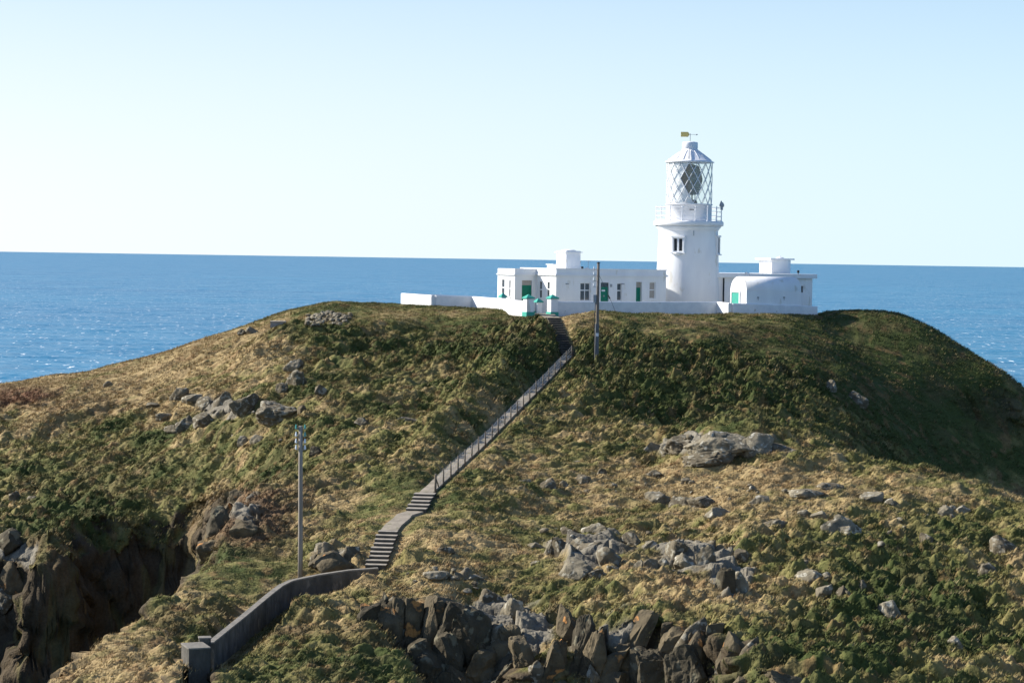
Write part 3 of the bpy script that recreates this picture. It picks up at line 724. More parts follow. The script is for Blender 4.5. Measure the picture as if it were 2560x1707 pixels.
def tint_at(px, py, x, y, steep, lum, dpath):
    n1 = fbm(x / 5.5, y / 5.5, 81, 4); n2 = fbm(x / 1.1, y / 0.8, 91, 3); n3 = fbm(x / 14, y / 14, 99, 2)
    g = 0.52 + 1.6 * (n1 - 0.5) + 1.3 * (n2 - 0.5) + blobs(px, py, GREEN_AND_SHADE) - blobs(px, py, STRAW) - 0.10
    g = np.clip(g, 0, 1)[..., None]
    straw = np.array([0.295, 0.218, 0.106]); olive = np.array([0.145, 0.133, 0.046]); green = np.array([0.052, 0.066, 0.019])
    c = np.where(g < 0.5, straw * (1 - 2 * g) + olive * 2 * g, olive * (2 - 2 * g) + green * (2 * g - 1))
    h = np.clip(blobs(px, py, HEATH) + 1.3 * (fbm(x / 2.2, y / 1.6, 105, 3) - 0.55), 0, 1)[..., None]
    c = c * (1 - h) + (np.array([0.125, 0.080, 0.044]) + np.array([0.03, 0.0, 0.0]) * blobs(px, py, [(60, 912, 90, 26, 1.0)])[..., None]) * h
    e = np.clip((fbm(x / 0.8, y / 0.6, 111, 2) - 0.66) * 8, 0, 1)[..., None] * 0.5          # odd rusty patches
    c = c * (1 - e) + np.array([0.20, 0.115, 0.055]) * e
    s = np.clip(steep, 0, 1)
    k = crag(px, py, x, y) * np.clip((dpath - 1.2), 0, 1)
    s = np.maximum(s * np.clip(1.5 - 1.5 * np.clip((fbm(x / 0.9, y / 0.9, 161, 3) - 0.56) * 9, 0, 1), 0.6, 1), k)[..., None]
    rock = (np.array([0.068, 0.052, 0.032]) * (1 - k[..., None]) + np.array([0.165, 0.148, 0.115]) * k[..., None]) * (0.45 + 1.1 * fbm(x / 1.1, y / 1.1, 121, 4))[..., None]  # steep rock tinted darker to carry the shade of the chasm walls
    return c * (1 - s) + rock * s
TINT = tint_at(PX, PY, Xg, Yg, np.clip((MS - 1.1) / 0.4, 0, 1), LUM, PD)
idx = np.arange(NU * NV).reshape(NV, NU)
F = np.stack([idx[:-1, :-1], idx[:-1, 1:], idx[1:, 1:], idx[1:, :-1]], -1).reshape(-1, 4)
ground = mesh_np('headland', np.stack([Xd, Yd, Zg], -1).reshape(-1, 3), F, M['turf'], TINT.reshape(-1, 3))
tag(ground, kind='structure')

# sea to the horizon
sea = MB()
sea.poly([(-90000, -3000, 0), (90000, -3000, 0), (90000, 90000, 0), (-90000, 90000, 0)])
tag(sea.build('sea', M['sea']), kind='structure')

def ground_z(x, y):
    z = terrain_z(np.array([float(x)]), np.array([float(y)]))[0][0]
    return float(z)

# ------------------------------------------------------------------ grass and gorse: small blades and leaf clumps on the ground
def scatter(n, seed):
    r = np.random.default_rng(seed)
    # uniform over the seen wedge, weighted to what faces the camera
    uu = r.uniform(-0.262, 0.262, n); yy = np.sqrt(r.uniform(92 ** 2, 224 ** 2, n))
    return uu * yy, yy, r
def tufts():
    cos, fs, tn = [], [], []
    n = 330000
    x, y, r = scatter(n, 5)
    z, amp, lum, d, px, py = terrain_z(x, y)
    e = 0.3
    zx = (macro(x + e, y) - macro(x - e, y)) / (2 * e); zy = (macro(x, y + e) - macro(x, y - e)) / (2 * e)
    ms = np.hypot(zx, zy)
    inside = (px > -60) & (px < 2412) & (py < 1620)
    court = (y > 205 + 0.48 * np.abs(x - 3)) & (x > -11) & (x < 31) & (y < 240)
    keep = inside & (ms < 1.9) & (d > 0.85) & ~court & (crag(px, py, x, y) < 0.5) & (fbm(x / 1.6, y / 1.3, 131, 2) + 0.25 * r.random(n) > 0.42)
    x, y, z, px, py, lum, d, ms, amp = [a[keep] for a in (x, y, z, px, py, lum, d, ms, amp)]
    n = len(x)
    col = tint_at(px, py, x, y, np.zeros(n), lum, d) * (0.82 + 0.40 * r.random((n, 1)))
    dry = r.random(n) < 0.12
    col[dry] = col[dry] * 0.5 + np.array([0.17, 0.13, 0.07])
    size = 0.66 * (0.10 + 0.15 * r.random(n)) * (0.55 + 0.65 * np.clip(amp, 0.2, 1.3)) * (0.8 + 0.4 * (y - 95) / 110)
    B = 6
    for k in range(B):
        a = r.uniform(0, 2 * np.pi, n); lean = r.uniform(0.2, 1.0, n)
        ox = r.normal(0, 0.11, n); oy = r.normal(0, 0.11, n)
        hgt = size * r.uniform(0.7, 1.5, n); wid = size * r.uniform(0.14, 0.30, n)
        dx = np.cos(a); dy = np.sin(a)
        bx = x + ox; by = y + oy
        p0 = np.stack([bx - dy * wid, by + dx * wid, z - 0.03], -1)
        p1 = np.stack([bx + dy * wid, by - dx * wid, z - 0.03], -1)
        p2 = np.stack([bx + dx * lean * hgt + 0.55 * hgt, by + dy * lean * hgt, z + hgt], -1)
        base = sum(len(c) for c in cos)
        cos.append(np.stack([p0, p1, p2], 1).reshape(-1, 3))
        fs.append(base + np.arange(3 * n).reshape(-1, 3))
        cc = col * (0.85 + 0.3 * r.random((n, 1)))
        tn.append(np.repeat(cc, 3, axis=0))
    o = mesh_np('turf_and_gorse', np.vstack(cos), np.vstack(fs), M['tuft'], np.vstack(tn), smooth=False)
    tag(o, 'rough grass, heather and gorse covering the headland', 'ground cover', kind='stuff')
tufts()

# ---- PART2

# ------------------------------------------------------------------ the lighthouse compound: one local frame, x along the fronts, y away
GZ = CAMH - 5.3                                  # ground level of the compound
AX = np.array([0.8767, 0.4810]); BX = np.array([-0.4810, 0.8767]); K0 = np.array([4.14, 211.0])
ROTZ = math.atan2(AX[1], AX[0])
def wl(x, y): return K0 + AX * x + BX * y         # local -> world xy
def lx(dx, dy, c):
    """local x where the ray of a 2352-coordinate meets the vertical plane local y = c"""
    r = ray(dx * S, dy * S)
    D = (K0 @ BX + c) / (np.array([r[0], 1.0]) @ BX)
    return float((np.array([r[0], 1.0]) * D - K0) @ AX)
def ly(dx, dy, c):
    """local y where the ray meets the vertical plane local x = c"""
    r = ray(dx * S, dy * S)
    D = (K0 @ AX + c) / (np.array([r[0], 1.0]) @ AX)
    return float((np.array([r[0], 1.0]) * D - K0) @ BX)
def lz(dx, dy, x, y):
    """height above compound ground at local (x, y)"""
    r = ray(dx * S, dy * S); w = wl(x, y)
    return float(CAMH + r[2] * w[1] - GZ)
def src(x, y): return x / S, y / S               # 2560-coordinates -> 2352-coordinates
def bthing(name, label, cat, x, y, z=0.0, group=None):
    w = wl(x, y)
    return thing(name, label, cat, (w[0], w[1], GZ + z), ROTZ, group)

def sash(root, x0, x1, z0, z1, y, mb_name='window', cols=2, transom=None, glass=None, depth=0.14, frame='white', sill=True, face='y', w=0.07):
    """a framed window set in a reveal: frame > panes. Plane y (front face towards -y) or plane x (face towards -x)"""
    def bb(mb, a0, a1, d0, d1, c0, c1):
        if face == 'y': mb.box(a0, a1, y + d0, y + d1, c0, c1)
        else: mb.box(y + d0, y + d1, a0, a1, c0, c1)
    f = MB()
    bb(f, x0, x0 + w, -0.02, depth, z0, z1); bb(f, x1 - w, x1, -0.02, depth, z0, z1)
    bb(f, x0 + w, x1 - w, -0.02, depth, z0, z0 + w); bb(f, x0 + w, x1 - w, -0.02, depth, z1 - w, z1)
    if transom: bb(f, x0 + w, x1 - w, 0.0, depth, transom - 0.05, transom + 0.05)
    for k in range(1, cols):
        c = x0 + (x1 - x0) * k / cols
        if transom:
            bb(f, c - 0.04, c + 0.04, 0.0, depth, z0 + w, transom - 0.05); bb(f, c - 0.04, c + 0.04, 0.0, depth, transom + 0.05, z1 - w)
        else: bb(f, c - 0.04, c + 0.04, 0.0, depth, z0 + w, z1 - w)
    fr = f.build(mb_name, M[frame], root)
    g = MB(); bb(g, x0 + w, x1 - w, 0.05, 0.09, z0 + w, z1 - w)
    g.build('pane', M[glass or 'glass_dark'], fr)
    if sill:
        s_ = MB(); bb(s_, x0 - 0.08, x1 + 0.08, -0.08, 0.05, z0 - 0.10, z0 - 0.003); s_.build('sill', M['white'], fr)
    return fr

def wall_openings(mb, x0, x1, z0, z1, y0, y1, ops, face='y'):
    """wall slab with rectangular openings: ops = sorted (a0, a1, c0, c1)"""
    def bb(a0, a1, c0, c1):
        if a1 - a0 < 1e-4 or c1 - c0 < 1e-4: return
        if face == 'y': mb.box(a0, a1, y0, y1, c0, c1)
        else: mb.box(y0, y1, a0, a1, c0, c1)
    a = x0
    for o in sorted(ops):
        bb(a, o[0], z0, z1); bb(o[0], o[1], z0, o[2]); bb(o[0], o[1], o[3], z1); a = o[1]
    bb(a, x1, z0, z1)

# ---- the long keepers' wing
WL = lx(1530, 650, 0.0)                           # length of the front
WD = 7.1                                          # length of the left side
HT = lz(*src(1388, 673), 0, 0)                    # parapet top
wing = bthing('keepers_wing', 'long low white flat-roofed wing with square chimney, joined to the left of the lighthouse tower', 'building', 0, 0)
T = 0.35
mb = MB()
def fo(x0s, x1s, y0s, y1s, plane=0.0):            # opening from 2560-coordinates on the front
    a = lx(*src(x0s, y0s), plane); b = lx(*src(x1s, y1s), plane)
    return (a, b, lz(*src(x0s, y1s), a, plane), lz(*src(x0s, y0s), a, plane))
w1 = fo(1451, 1475.5, 707, 752); d1 = fo(1502, 1521.5, 706.5, 766); w2 = fo(1543, 1554.5, 708, 752); d2 = fo(1590.5, 1604, 705, 766); w3 = fo(1624, 1638.5, 705, 747)
d1 = (d1[0], d1[1], 0.1, d1[3]); d2 = (d2[0], d2[1], 0.1, d2[3])
wall_openings(mb, 0, WL, -0.4, HT, 0, T, [w1, d1, w2, d2, w3])
def so_(x0s, x1s, y0s, y1s, c=0.0):               # opening from 2560-coordinates on a left-facing plane x = c
    a = ly(*src(x1s, y0s), c); b = ly(*src(x0s, y1s), c)
    return (a, b, lz(*src(x1s, y1s), c, a), lz(*src(x1s, y0s), c, a))
sw = [so_(1367.5, 1375, 704, 742), so_(1348, 1355.5, 703, 745)]
wall_openings(mb, T, WD, -0.4, HT, 0, T, sw, face='x')
mb.box(WL - T, WL, T, WD, -0.4, HT); mb.box(T, WL - T, WD - T, WD, -0.4, HT)
mb.build('wall', M['white'], wing)
mb = MB(); mb.box(T, WL - T, T, WD - T, HT - 0.35, HT - 0.15); mb.build('roof', M['white'], wing)
mb = MB()
for z0, z1, o in ((HT - 0.62, HT - 0.50, 0.16), (HT - 0.50, HT - 0.42, 0.09)):
    mb.box(-o, WL + o, -o, -0.003, z0, z1); mb.box(-o, -0.003, -0.003, WD + o, z0, z1)
mb.build('cornice', M['white'], wing)
mb = MB(); mb.box(-0.05, WL + 0.05, -0.05, T + 0.05, HT + 0.003, HT + 0.09); mb.box(-0.05, T + 0.05, T + 0.053, WD, HT + 0.003, HT + 0.09); mb.build('coping', M['white_wall'], wing)
mb = MB(); mb.box(T + 0.3, WL - 0.4, T + 0.5, T + 0.6, 0, HT - 0.6); mb.box(T + 0.3, T + 0.4, T + 0.7, WD - 0.4, 0, HT - 0.6); mb.build('inner_partition', M['optic_frame'], wing)
sash(wing, w1[0], w1[1], w1[2], w1[3], 0.12, cols=2, transom=w1[3] - 0.72)
sash(wing, w2[0], w2[1], w2[2], w2[3], 0.12, cols=1, transom=w2[3] - 0.72)
sash(wing, w3[0], w3[1], w3[2], w3[3], 0.12, cols=1, transom=w3[3] - 0.78, glass='blind')
for q in sw: sash(wing, q[0], q[1], q[2], q[3], 0.03, cols=1, transom=(q[2] + q[3]) / 2, face='x', glass='glass_dark', w=0.045)
def door(root, x0, x1, z1, y, split=None, plates=False, lab=None, z0=0.1):
    mb = MB(); top = split or z1
    mb.box(x0 + 0.004, x1 - 0.004, y, y + 0.06, z0, top)
    for a in (0.14, 0.56): mb.box(x0 + (x1 - x0) * a, x0 + (x1 - x0) * (a + 0.3), y - 0.015, y - 0.002, 0.35, 1.0)
    o = mb.build('door', M['green'], root)
    if lab: o['label'] = lab
    h = MB(); h.box(x1 - 0.18, x1 - 0.12, y - 0.06, y - 0.001, 1.05, 1.20); h.build('handle', M['grey_metal'], o)
    if plates:
        h = MB(); h.box(x0 + (x1 - x0) * .2, x0 + (x1 - x0) * .62, y - 0.02, y - 0.003, z1 - 0.85, z1 - 0.70); h.build('notice', M['white_metal'], o)
        h = MB(); h.box(x0 + (x1 - x0) * .42, x0 + (x1 - x0) * .58, y - 0.02, y - 0.003, z1 - 1.38, z1 - 1.22); h.build('letter_plate', M['grey_metal'], o)
    if split:
        g = MB(); g.box(x0 + 0.02, x1 - 0.02, y, y + 0.05, split + 0.004, z1 - 0.02); g.build('fanlight', M['blind' if not plates else 'glass_dark'], o)
    return o
door(wing, d1[0], d1[1], d1[3], 0.16, split=d1[3] - 0.42, plates=True, lab='green door with white notice in the middle of the long wing')
door(wing, d2[0], d2[1], d2[3], 0.30, split=d2[3] - 0.55)
# porch on the left side, its door faces the camera side
py0 = ly(*src(1341, 700), 0.0)
r_ = src(1305, 740)
PXL = None
# porch front plane at local y = py0 ; spans local x from -pd to 0
pd_ = -lx(*src(1287, 700), py0)
pb_ = ly(*src(1244, 690), -pd_) - py0
HP = HT - 0.02
a0 = lx(*src(1305, 700), py0); a1 = lx(*src(1330, 700), py0)
dz1 = lz(*src(1317, 701), (a0 + a1) / 2, py0); dsp = lz(*src(1317, 713), (a0 + a1) / 2, py0)
mb = MB(); wall_openings(mb, -pd_, -0.004, -0.4, HP, py0, py0 + 0.3, [(a0, a1, 0.1, dz1)])
pw_ = [so_(1272, 1277, 700, 742, -pd_), so_(1254, 1262, 698, 740, -pd_)]; wall_openings(mb, py0 + 0.3, py0 + pb_, -0.4, HP, -pd_, -pd_ + 0.3, pw_, face='x'); mb.box(-pd_ + 0.3, -0.004, py0 + pb_ - 0.3, py0 + pb_, -0.4, HP)
mb.box(-pd_ + 0.3, -0.004, py0 + 0.3, py0 + pb_ - 0.3, HP - 0.4, HP - 0.2)
mb.box(-pd_ - 0.14, -0.17, py0 - 0.14, py0 - 0.003, HP - 0.62, HP - 0.50); mb.box(-pd_ - 0.14, -pd_ - 0.003, py0 - 0.003, py0 + pb_, HP - 0.62, HP - 0.50)
mb.build('porch', M['white'], wing)
for q in pw_: sash(wing, q[0], q[1], q[2], q[3], -pd_ + 0.03, cols=1, transom=(q[2] + q[3]) / 2, face='x', glass='glass_dark', w=0.04)
door(wing, a0, a1, dz1, py0 + 0.10, split=dsp, lab='green door in the porch at the left end of the wing')
# chimney
cy = 2.6
cx0, cx1 = lx(*src(1415, 660), cy), lx(*src(1451, 660), cy); cz = lz(*src(1430, 632), cx0, cy)
cyd = 1.9
mb = MB(); mb.box(cx0, cx1, cy, cy + cyd, HT - 0.2, cz); mb.box(cx0 - 0.06, cx1 + 0.06, cy - 0.06, cy + cyd + 0.06, HT - 0.15, HT + 0.25)
mb.box(cx0 - 0.14, cx1 + 0.14, cy - 0.14, cy + cyd + 0.14, cz, cz + 0.10)
mb.prism([(cx0, cy), (cx1, cy), (cx1, cy + cyd), (cx0, cy + cyd)], cz + 0.10, cz + 0.18)
ch = mb.build('chimney', M['white'], wing)
mb = MB(); mb.lathe([(0.75, cz + 0.18), (0.66, cz + 0.26), (0.4, cz + 0.32), (0.0, cz + 0.34)], 20, (cx0 + cx1) / 2, cy + cyd / 2); mb.build('chimney_cap', M['white'], ch)
mb = MB(); mb.box(cx0 + 0.1, cx0 + 0.8, cy + cyd + 0.8, cy + cyd + 2.0, HT - 0.2, HT + 0.40); mb.box(cx0, cx0 + 0.9, cy + cyd + 0.7, cy + cyd + 2.1, HT + 0.403, HT + 0.47); mb.build('roof_box', M['white'], wing)
mb = MB(); mb.box(cx1 + 0.001, cx1 + 0.16, cy + 0.2, cy + 0.35, cz - 0.95, cz - 0.80); mb.build('flood_lamp', M['black'], wing)
mb = MB(); mb.box(cx1 + 0.10, cx1 + 0.36, cy, cy + 0.25, HT - 0.16, HT + 0.28); mb.build('roof_lamp', M['black'], wing)
mb = MB(); mb.lathe([(0.0, 0.0), (0.16, 0.02), (0.2, 0.14), (0.0, 0.22)], 12, cx1 + 0.75, cy, 0); o = mb.build('roof_vent', M['white_metal'], wing); o.location.z = HT + 0.0
mb = MB(); mb.tube([(cx1 + 0.9, cy, HT - 0.1), (cx1 + 0.9, cy, HT + 0.85)], 0.02, 6); mb.tube([(cx1 + 0.6, cy, HT + 0.8), (cx1 + 1.2, cy, HT + 0.8)], 0.015, 6); mb.build('aerial', M['grey_metal'], wing)
for x_, z_ in ((lx(*src(1418, 698), 0), 2.9), (lx(*src(1557, 698), 0), 2.95)):
    mb = MB(); mb.box(x_ - 0.16, x_ + 0.16, -0.07, -0.002, z_, z_ + 0.10); mb.build('wall_lamp', M['grey_metal'], wing)
mb = MB(); mb.box(d1[1] + 0.14, d1[1] + 0.34, -0.05, -0.002, d1[3] - 0.42, d1[3] - 0.14); mb.build('sign_plate', M['grey_metal'], wing)

# ---- lighthouse tower
TC = np.array([0.0, 0.0]); TD = 223.0
rr = ray(1719, 700); tx, ty = rr[0] * TD, TD
TM = TD / FPX                                      # metres per 2560-pixel at the tower
def tz(ysrc): return float(CAMH + ray(1719, ysrc)[2] * TD - GZ)
tower = thing('lighthouse', 'round white lighthouse tower with glazed lantern, gallery and golden weathervane', 'lighthouse', (tx, ty, GZ), math.pi / 2 * 0)
zg, zgt, zl0, zl1, zr = tz(565), tz(553), tz(510), tz(408), tz(355)
R0, R1, RL = 163 * TM / 2, 147 * TM / 2, 113 * TM / 2
def Rz(z): return R0 + (R1 - R0) * z / tz(578)
mb = MB(); mb.lathe([(R0 + 0.02, -0.5)] + [(Rz(z), z) for z in np.linspace(0, tz(578), 10)] + [(R1 + 0.02, tz(577)), (R1 + 0.12, tz(573)), (R1 + 0.35, zg - 0.02)], 72); mb.build('tower_body', M['white'], tower)
RG = 174 * TM / 2
mb = MB(); mb.lathe([(R1 + 0.2, zg - 0.02), (RG - 0.08, zg), (RG, zg + 0.06), (RG, zgt - 0.10), (RG - 0.06, zgt - 0.03), (RG - 0.1, zgt)], 72); mb.build('gallery', M['white'], tower)
mb = MB(); mb.lathe([(RL + 0.02, zgt - 0.02), (RL + 0.02, zl0 - 0.12), (RL + 0.10, zl0 - 0.10), (RL + 0.10, zl0), (RL - 0.25, zl0)], 72, cap=False); mb.build('murette', M['white_metal'], tower)
# lantern: helical astragals, glass, blanking panels, lens
NA, HL = 16, zl1 - zl0
PITCHT = 2.5 * 2 * math.pi / NA
for s_ in (1, -1):
    for k in range(NA):
        th0 = 2 * math.pi * (k + 0.25) / NA
        mb = MB(); mb.tube([(RL * math.cos(th0 + s_ * PITCHT * i / 12), RL * math.sin(th0 + s_ * PITCHT * i / 12), zl0 + HL * i / 12) for i in range(13)], 0.038, 6)
        mb.build('astragal', M['white_metal'], tower)
mb = MB(); mb.lathe([(RL - 0.05, zl0 + 0.003), (RL - 0.05, zl1 - 0.003)], 64, cap=False); mb.build('lantern_glass', M['glass'], tower)
# blanking panels: inside the glass on the landward, left side; edge steps in a zigzag from theta of the camera
thc = math.atan2(-ty, -tx) # towards the camera
bm = bmesh.new()
def edge_t(h):            # fraction of height from the bottom -> angle right of the camera direction (degrees)
    pts_ = [(0.0, 12), (0.62, -24), (1.0, 0)]
    for (h0, a0_), (h1, a1_) in zip(pts_, pts_[1:]):
        if h <= h1: return a0_ + (a1_ - a0_) * (h - h0) / (h1 - h0)
    return pts_[-1][1]
NH, NT = 26, 40
g_ = [[None] * (NT + 1) for _ in range(NH + 1)]
for i in range(NH + 1):
    h = i / NH; e0 = edge_t(h)
    for j in range(NT + 1):
        a = thc + rad(e0 + (-140 - e0) * j / NT)
        g_[i][j] = bm.verts.new(((RL - 0.12) * math.cos(a), (RL - 0.12) * math.sin(a), zl0 + 0.01 + (HL - 0.02) * h))
for i in range(NH):
    for j in range(NT):
        f = bm.faces.new((g_[i][j], g_[i][j + 1], g_[i + 1][j + 1], g_[i + 1][j])); f.smooth = True
me = bpy.data.meshes.new('blanking_panel'); bm.to_mesh(me); bm.free(); me.materials.append(M['white_metal'])
o = bpy.data.objects.new('blanking_panel', me); COL.objects.link(o); o.parent = tower
md = o.modifiers.new('thickness', 'SOLIDIFY'); md.thickness = 0.03
zc0, zc1 = zl0 + HL * 0.22, zl1 - 0.12
RO = 29 * TM
mb = MB(); prof = [(RO * 0.45, zc0)]
nr = 13
for i in range(nr):
    h = i / (nr - 1); r = RO * (0.62 + 0.40 * math.sin(math.pi * (0.12 + 0.76 * h)))
    z_ = zc0 + 0.05 + (zc1 - zc0 - 0.3) * h
    prof += [(r, z_), (r + 0.05, z_ + 0.05), (r - 0.03, z_ + 0.10)]
prof += [(RO * 0.3, zc1)]
mb.lathe(prof, 24); lens = mb.build('lens', M['optic'], tower)
for k in range(8):
    a = 2 * math.pi * k / 8 + 0.2
    mb = MB(); mb.tube([((RO * (0.66 + 0.42 * math.sin(math.pi * (0.12 + 0.76 * i / 8)))) * math.cos(a), (RO * (0.66 + 0.42 * math.sin(math.pi * (0.12 + 0.76 * i / 8)))) * math.sin(a), zc0 + 0.05 + (zc1 - zc0 - 0.25) * i / 8) for i in range(9)], 0.035, 6)
    mb.build('lens_rib', M['optic_frame'], lens)
for k in range(2):
    a = thc + rad(8 + 90 * k); rb = RO * 1.0
    mb = MB(); mb.lathe([(0.0, 0.16), (0.22, 0.13), (0.26, 0.05), (0.46, 0.06), (0.50, 0.0)], 24)
    o = mb.build('bullseye_panel', M['optic'], lens); o.location = (rb * math.cos(a), rb * math.sin(a), (zc0 + zc1) / 2); o.rotation_euler = (0, rad(90), a)
mb = MB(); mb.lathe([(RO * 0.72, zl0 - 0.5), (RO * 0.72, zl0 + 0.20), (RO * 0.62, zl0 + 0.42)], 24)
ped = mb.build('pedestal', M['optic_frame'], tower)
for k in range(6):
    a = 2 * math.pi * k / 6
    mb = MB(); mb.tube([(RO * .5 * math.cos(a), RO * .5 * math.sin(a), zl0 + 0.40), (RO * .5 * math.cos(a), RO * .5 * math.sin(a), zc0 + 0.03)], 0.035, 6); mb.build('leg', M['optic_frame'], ped)
mb = MB(); mb.lathe([(0.0, zl0 - 0.02), (RL - 0.3, zl0 - 0.02)], 32, cap=False); mb.build('lantern_floor', M['white_metal'], tower)
RR = 122 * TM / 2
mb = MB(); mb.lathe([(RL - 0.1, zl1 + 0.0), (RR, zl1 + 0.02), (RR + 0.03, zl1 + 0.12), (RR - 0.25, zl1 + 0.24), (RL * 0.62, zl1 + 0.88), (22 * TM, tz(377)), (19.5 * TM, tz(373))], 16)
roof = mb.build('lantern_roof', M['white_metal'], tower)
for k in range(16):
    a = 2 * math.pi * k / 16
    mb = MB(); mb.tube([((RR - 0.22) * math.cos(a), (RR - 0.22) * math.sin(a), zl1 + 0.27), (RL * 0.62 * math.cos(a), RL * 0.62 * math.sin(a), zl1 + 0.90), (22 * TM * math.cos(a), 22 * TM * math.sin(a), tz(377) + 0.02)], 0.022, 5)
    mb.build('roof_seam', M['white_metal'], roof)
mb = MB(); mb.lathe([(18.5 * TM, tz(374.5)), (18.5 * TM, tz(372)), (19.5 * TM, tz(371)), (19.5 * TM, tz(358)), (18.5 * TM, tz(356)), (10 * TM, tz(354.5)), (0.0, tz(354))], 28); mb.build('ventilator', M['white_metal'], roof)
a_ = thc + rad(-2)
mb = MB()
for s_ in (-0.07, 0.07):
    mb.tube([((RR - 0.1) * math.cos(a_ + s_ * .3), (RR - 0.1) * math.sin(a_ + s_ * .3), zl1 + 0.3), (23 * TM * math.cos(a_ + s_ * .7), 23 * TM * math.sin(a_ + s_ * .7), tz(376) + 0.08)], 0.018, 5)
for i in range(8):
    h = (i + 0.5) / 8; r = (RR - 0.1) * (1 - h) + 23 * TM * h; z_ = (zl1 + 0.3) * (1 - h) + (tz(376) + 0.08) * h
    mb.tube([(r * math.cos(a_ - 0.045), r * math.sin(a_ - 0.045), z_ + 0.06), (r * math.cos(a_ + 0.045), r * math.sin(a_ + 0.045), z_ + 0.06)], 0.015, 5)
mb.build('roof_ladder', M['grey_metal'], roof)
# weathervane
mb = MB(); mb.tube([(0, 0, tz(354)), (0, 0, tz(334))], 0.03, 6); vane = mb.build('vane_spindle', M['grey_metal'], tower)
zv = tz(336.5)
mb = MB(); mb.box(-0.95, -0.22, -0.02, 0.02, zv - 0.25, zv + 0.25); mb.poly([(-0.22, -0.02, zv - 0.25), (-0.05, 0, zv), (-0.22, -0.02, zv + 0.25)])
mb.poly([(-0.22, 0.02, zv - 0.25), (-0.22, 0.02, zv + 0.25), (-0.05, 0, zv)]); mb.build('vane_flag', M['vane'], vane)
mb = MB(); mb.tube([(0.59, 0, zv), (0.80, 0, zv)], 0.09, 8, 0.004); mb.build("vane_point", M["grey_metal"], vane); mb = MB(); mb.tube([(-0.2, 0, zv), (0.60, 0, zv)], 0.018, 6)
o = mb.build('vane_arrow', M['grey_metal'], vane)
# gallery railing
mb = MB()
zt = zgt + 1.35
RQ = RG - 0.18
for z_, r_t in ((zt, 0.030), (zgt + 0.95, 0.022), (zgt + 0.5, 0.022), (zgt + 0.1, 0.018)):
    mb.tube([(RQ * math.cos(2 * math.pi * k / 48), RQ * math.sin(2 * math.pi * k / 48), z_) for k in range(49)], r_t, 6)
rail = mb.build('gallery_railing', M['white_metal'], tower)
for k in range(16):
    a = 2 * math.pi * (k + 0.3) / 16
    mb = MB(); mb.lathe([(0.10, zgt - 0.003), (0.045, zgt + 0.12), (0.04, zt - 0.1), (0.075, zt), (0.03, zt + 0.05), (0.055, zt + 0.12), (0.0, zt + 0.18)], 8, RQ * math.cos(a), RQ * math.sin(a)); mb.build('baluster', M['white_metal'], rail)
for k, (dxs, z1_) in enumerate(((25.2, 0.62), (27.0, 0.25))):
    a = thc + rad(72 + 10 * k)
    mb = MB(); mb.lathe([(0.07, zt - 0.2), (0.07, zt + 0.1), (0.16, zt + 0.12), (0.19, zt + 0.3), (0.13, zt + 0.45), (0.05, zt + 0.5 + z1_ * .3), (0.0, zt + 0.5 + z1_ * .4)], 10, (RQ + 0.05) * math.cos(a), (RQ + 0.05) * math.sin(a)); mb.build('fog_signal_lamp', M['grey_metal'], tower)
# windows of the tower: twin slit window on the left front, one on the right flank
def tower_window(ang, zc, w=0.95, h=1.35, twin=True):
    a = thc + rad(ang); r = Rz(zc)
    e = bpy.data.objects.new('window', None)
    mbw = MB(); mbw.box(-w / 2 - 0.18, -w / 2, -0.16, 0.4, -h / 2 - 0.1, h / 2 + 0.1); mbw.box(w / 2, w / 2 + 0.18, -0.16, 0.4, -h / 2 - 0.1, h / 2 + 0.1)
    mbw.box(-w / 2 - 0.24, w / 2 + 0.24, -0.24, 0.4, h / 2 + 0.103, h / 2 + 0.26); mbw.box(-w / 2 - 0.28, w / 2 + 0.28, -0.30, 0.4, -h / 2 - 0.24, -h / 2 - 0.103)
    mbw.box(-w / 2, w / 2, -0.10, 0.35, -h / 2 - 0.1, -h / 2); mbw.box(-w / 2, w / 2, -0.10, 0.35, h / 2, h / 2 + 0.1)
    if twin: mbw.box(-0.10, 0.10, -0.10, 0.3, -h / 2, h / 2)
    o = mbw.build('window', M['white'], tower); o.location = (r * math.cos(a), r * math.sin(a), zc); o.rotation_euler = (0, 0, a + math.pi / 2)
    g = MB()
    if twin: g.box(-w / 2 + 0.08, -0.12, -0.06, 0.0, -h / 2 + 0.03, h / 2 - 0.03); g.box(0.12, w / 2 - 0.02, -0.06, 0.0, -h / 2 + 0.03, h / 2 - 0.03)
    else: g.box(-w / 2, w / 2, -0.06, 0.0, -h / 2, h / 2)
    g.build('pane', M['black' if twin else 'glass_dark'], o)
    return o
ow = tower_window(-19, tz(613), 0.95, 1.25)
mb = MB(); mb.lathe([(0.05, -1.45), (0.12, -1.30), (0.16, -1.1), (0.42, -0.95), (0.62, -0.76)], 16, 0, 0.12); mb.build('bracket', M['white'], ow)
tower_window(76, tz(613), 0.7, 1.5, twin=False)
mb = MB(); a = thc + rad(10); mb.tube([((Rz(z_) + 0.03) * math.cos(a), (Rz(z_) + 0.03) * math.sin(a), z_) for z_ in (tz(577) - 0.05, tz(590))], 0.03, 6); mb.build('stain_pipe', M['grey_metal'], tower)
mb = MB(); mb.box(-0.22, 0.22, -0.03, 0.0, -0.02, 0.03); o = mb.build('murette_slot', M['black'], tower); a = thc + rad(7); o.location = ((RL + 0.03) * math.cos(a), (RL + 0.03) * math.sin(a), tz(526)); o.rotation_euler = (0, 0, a + math.pi / 2)

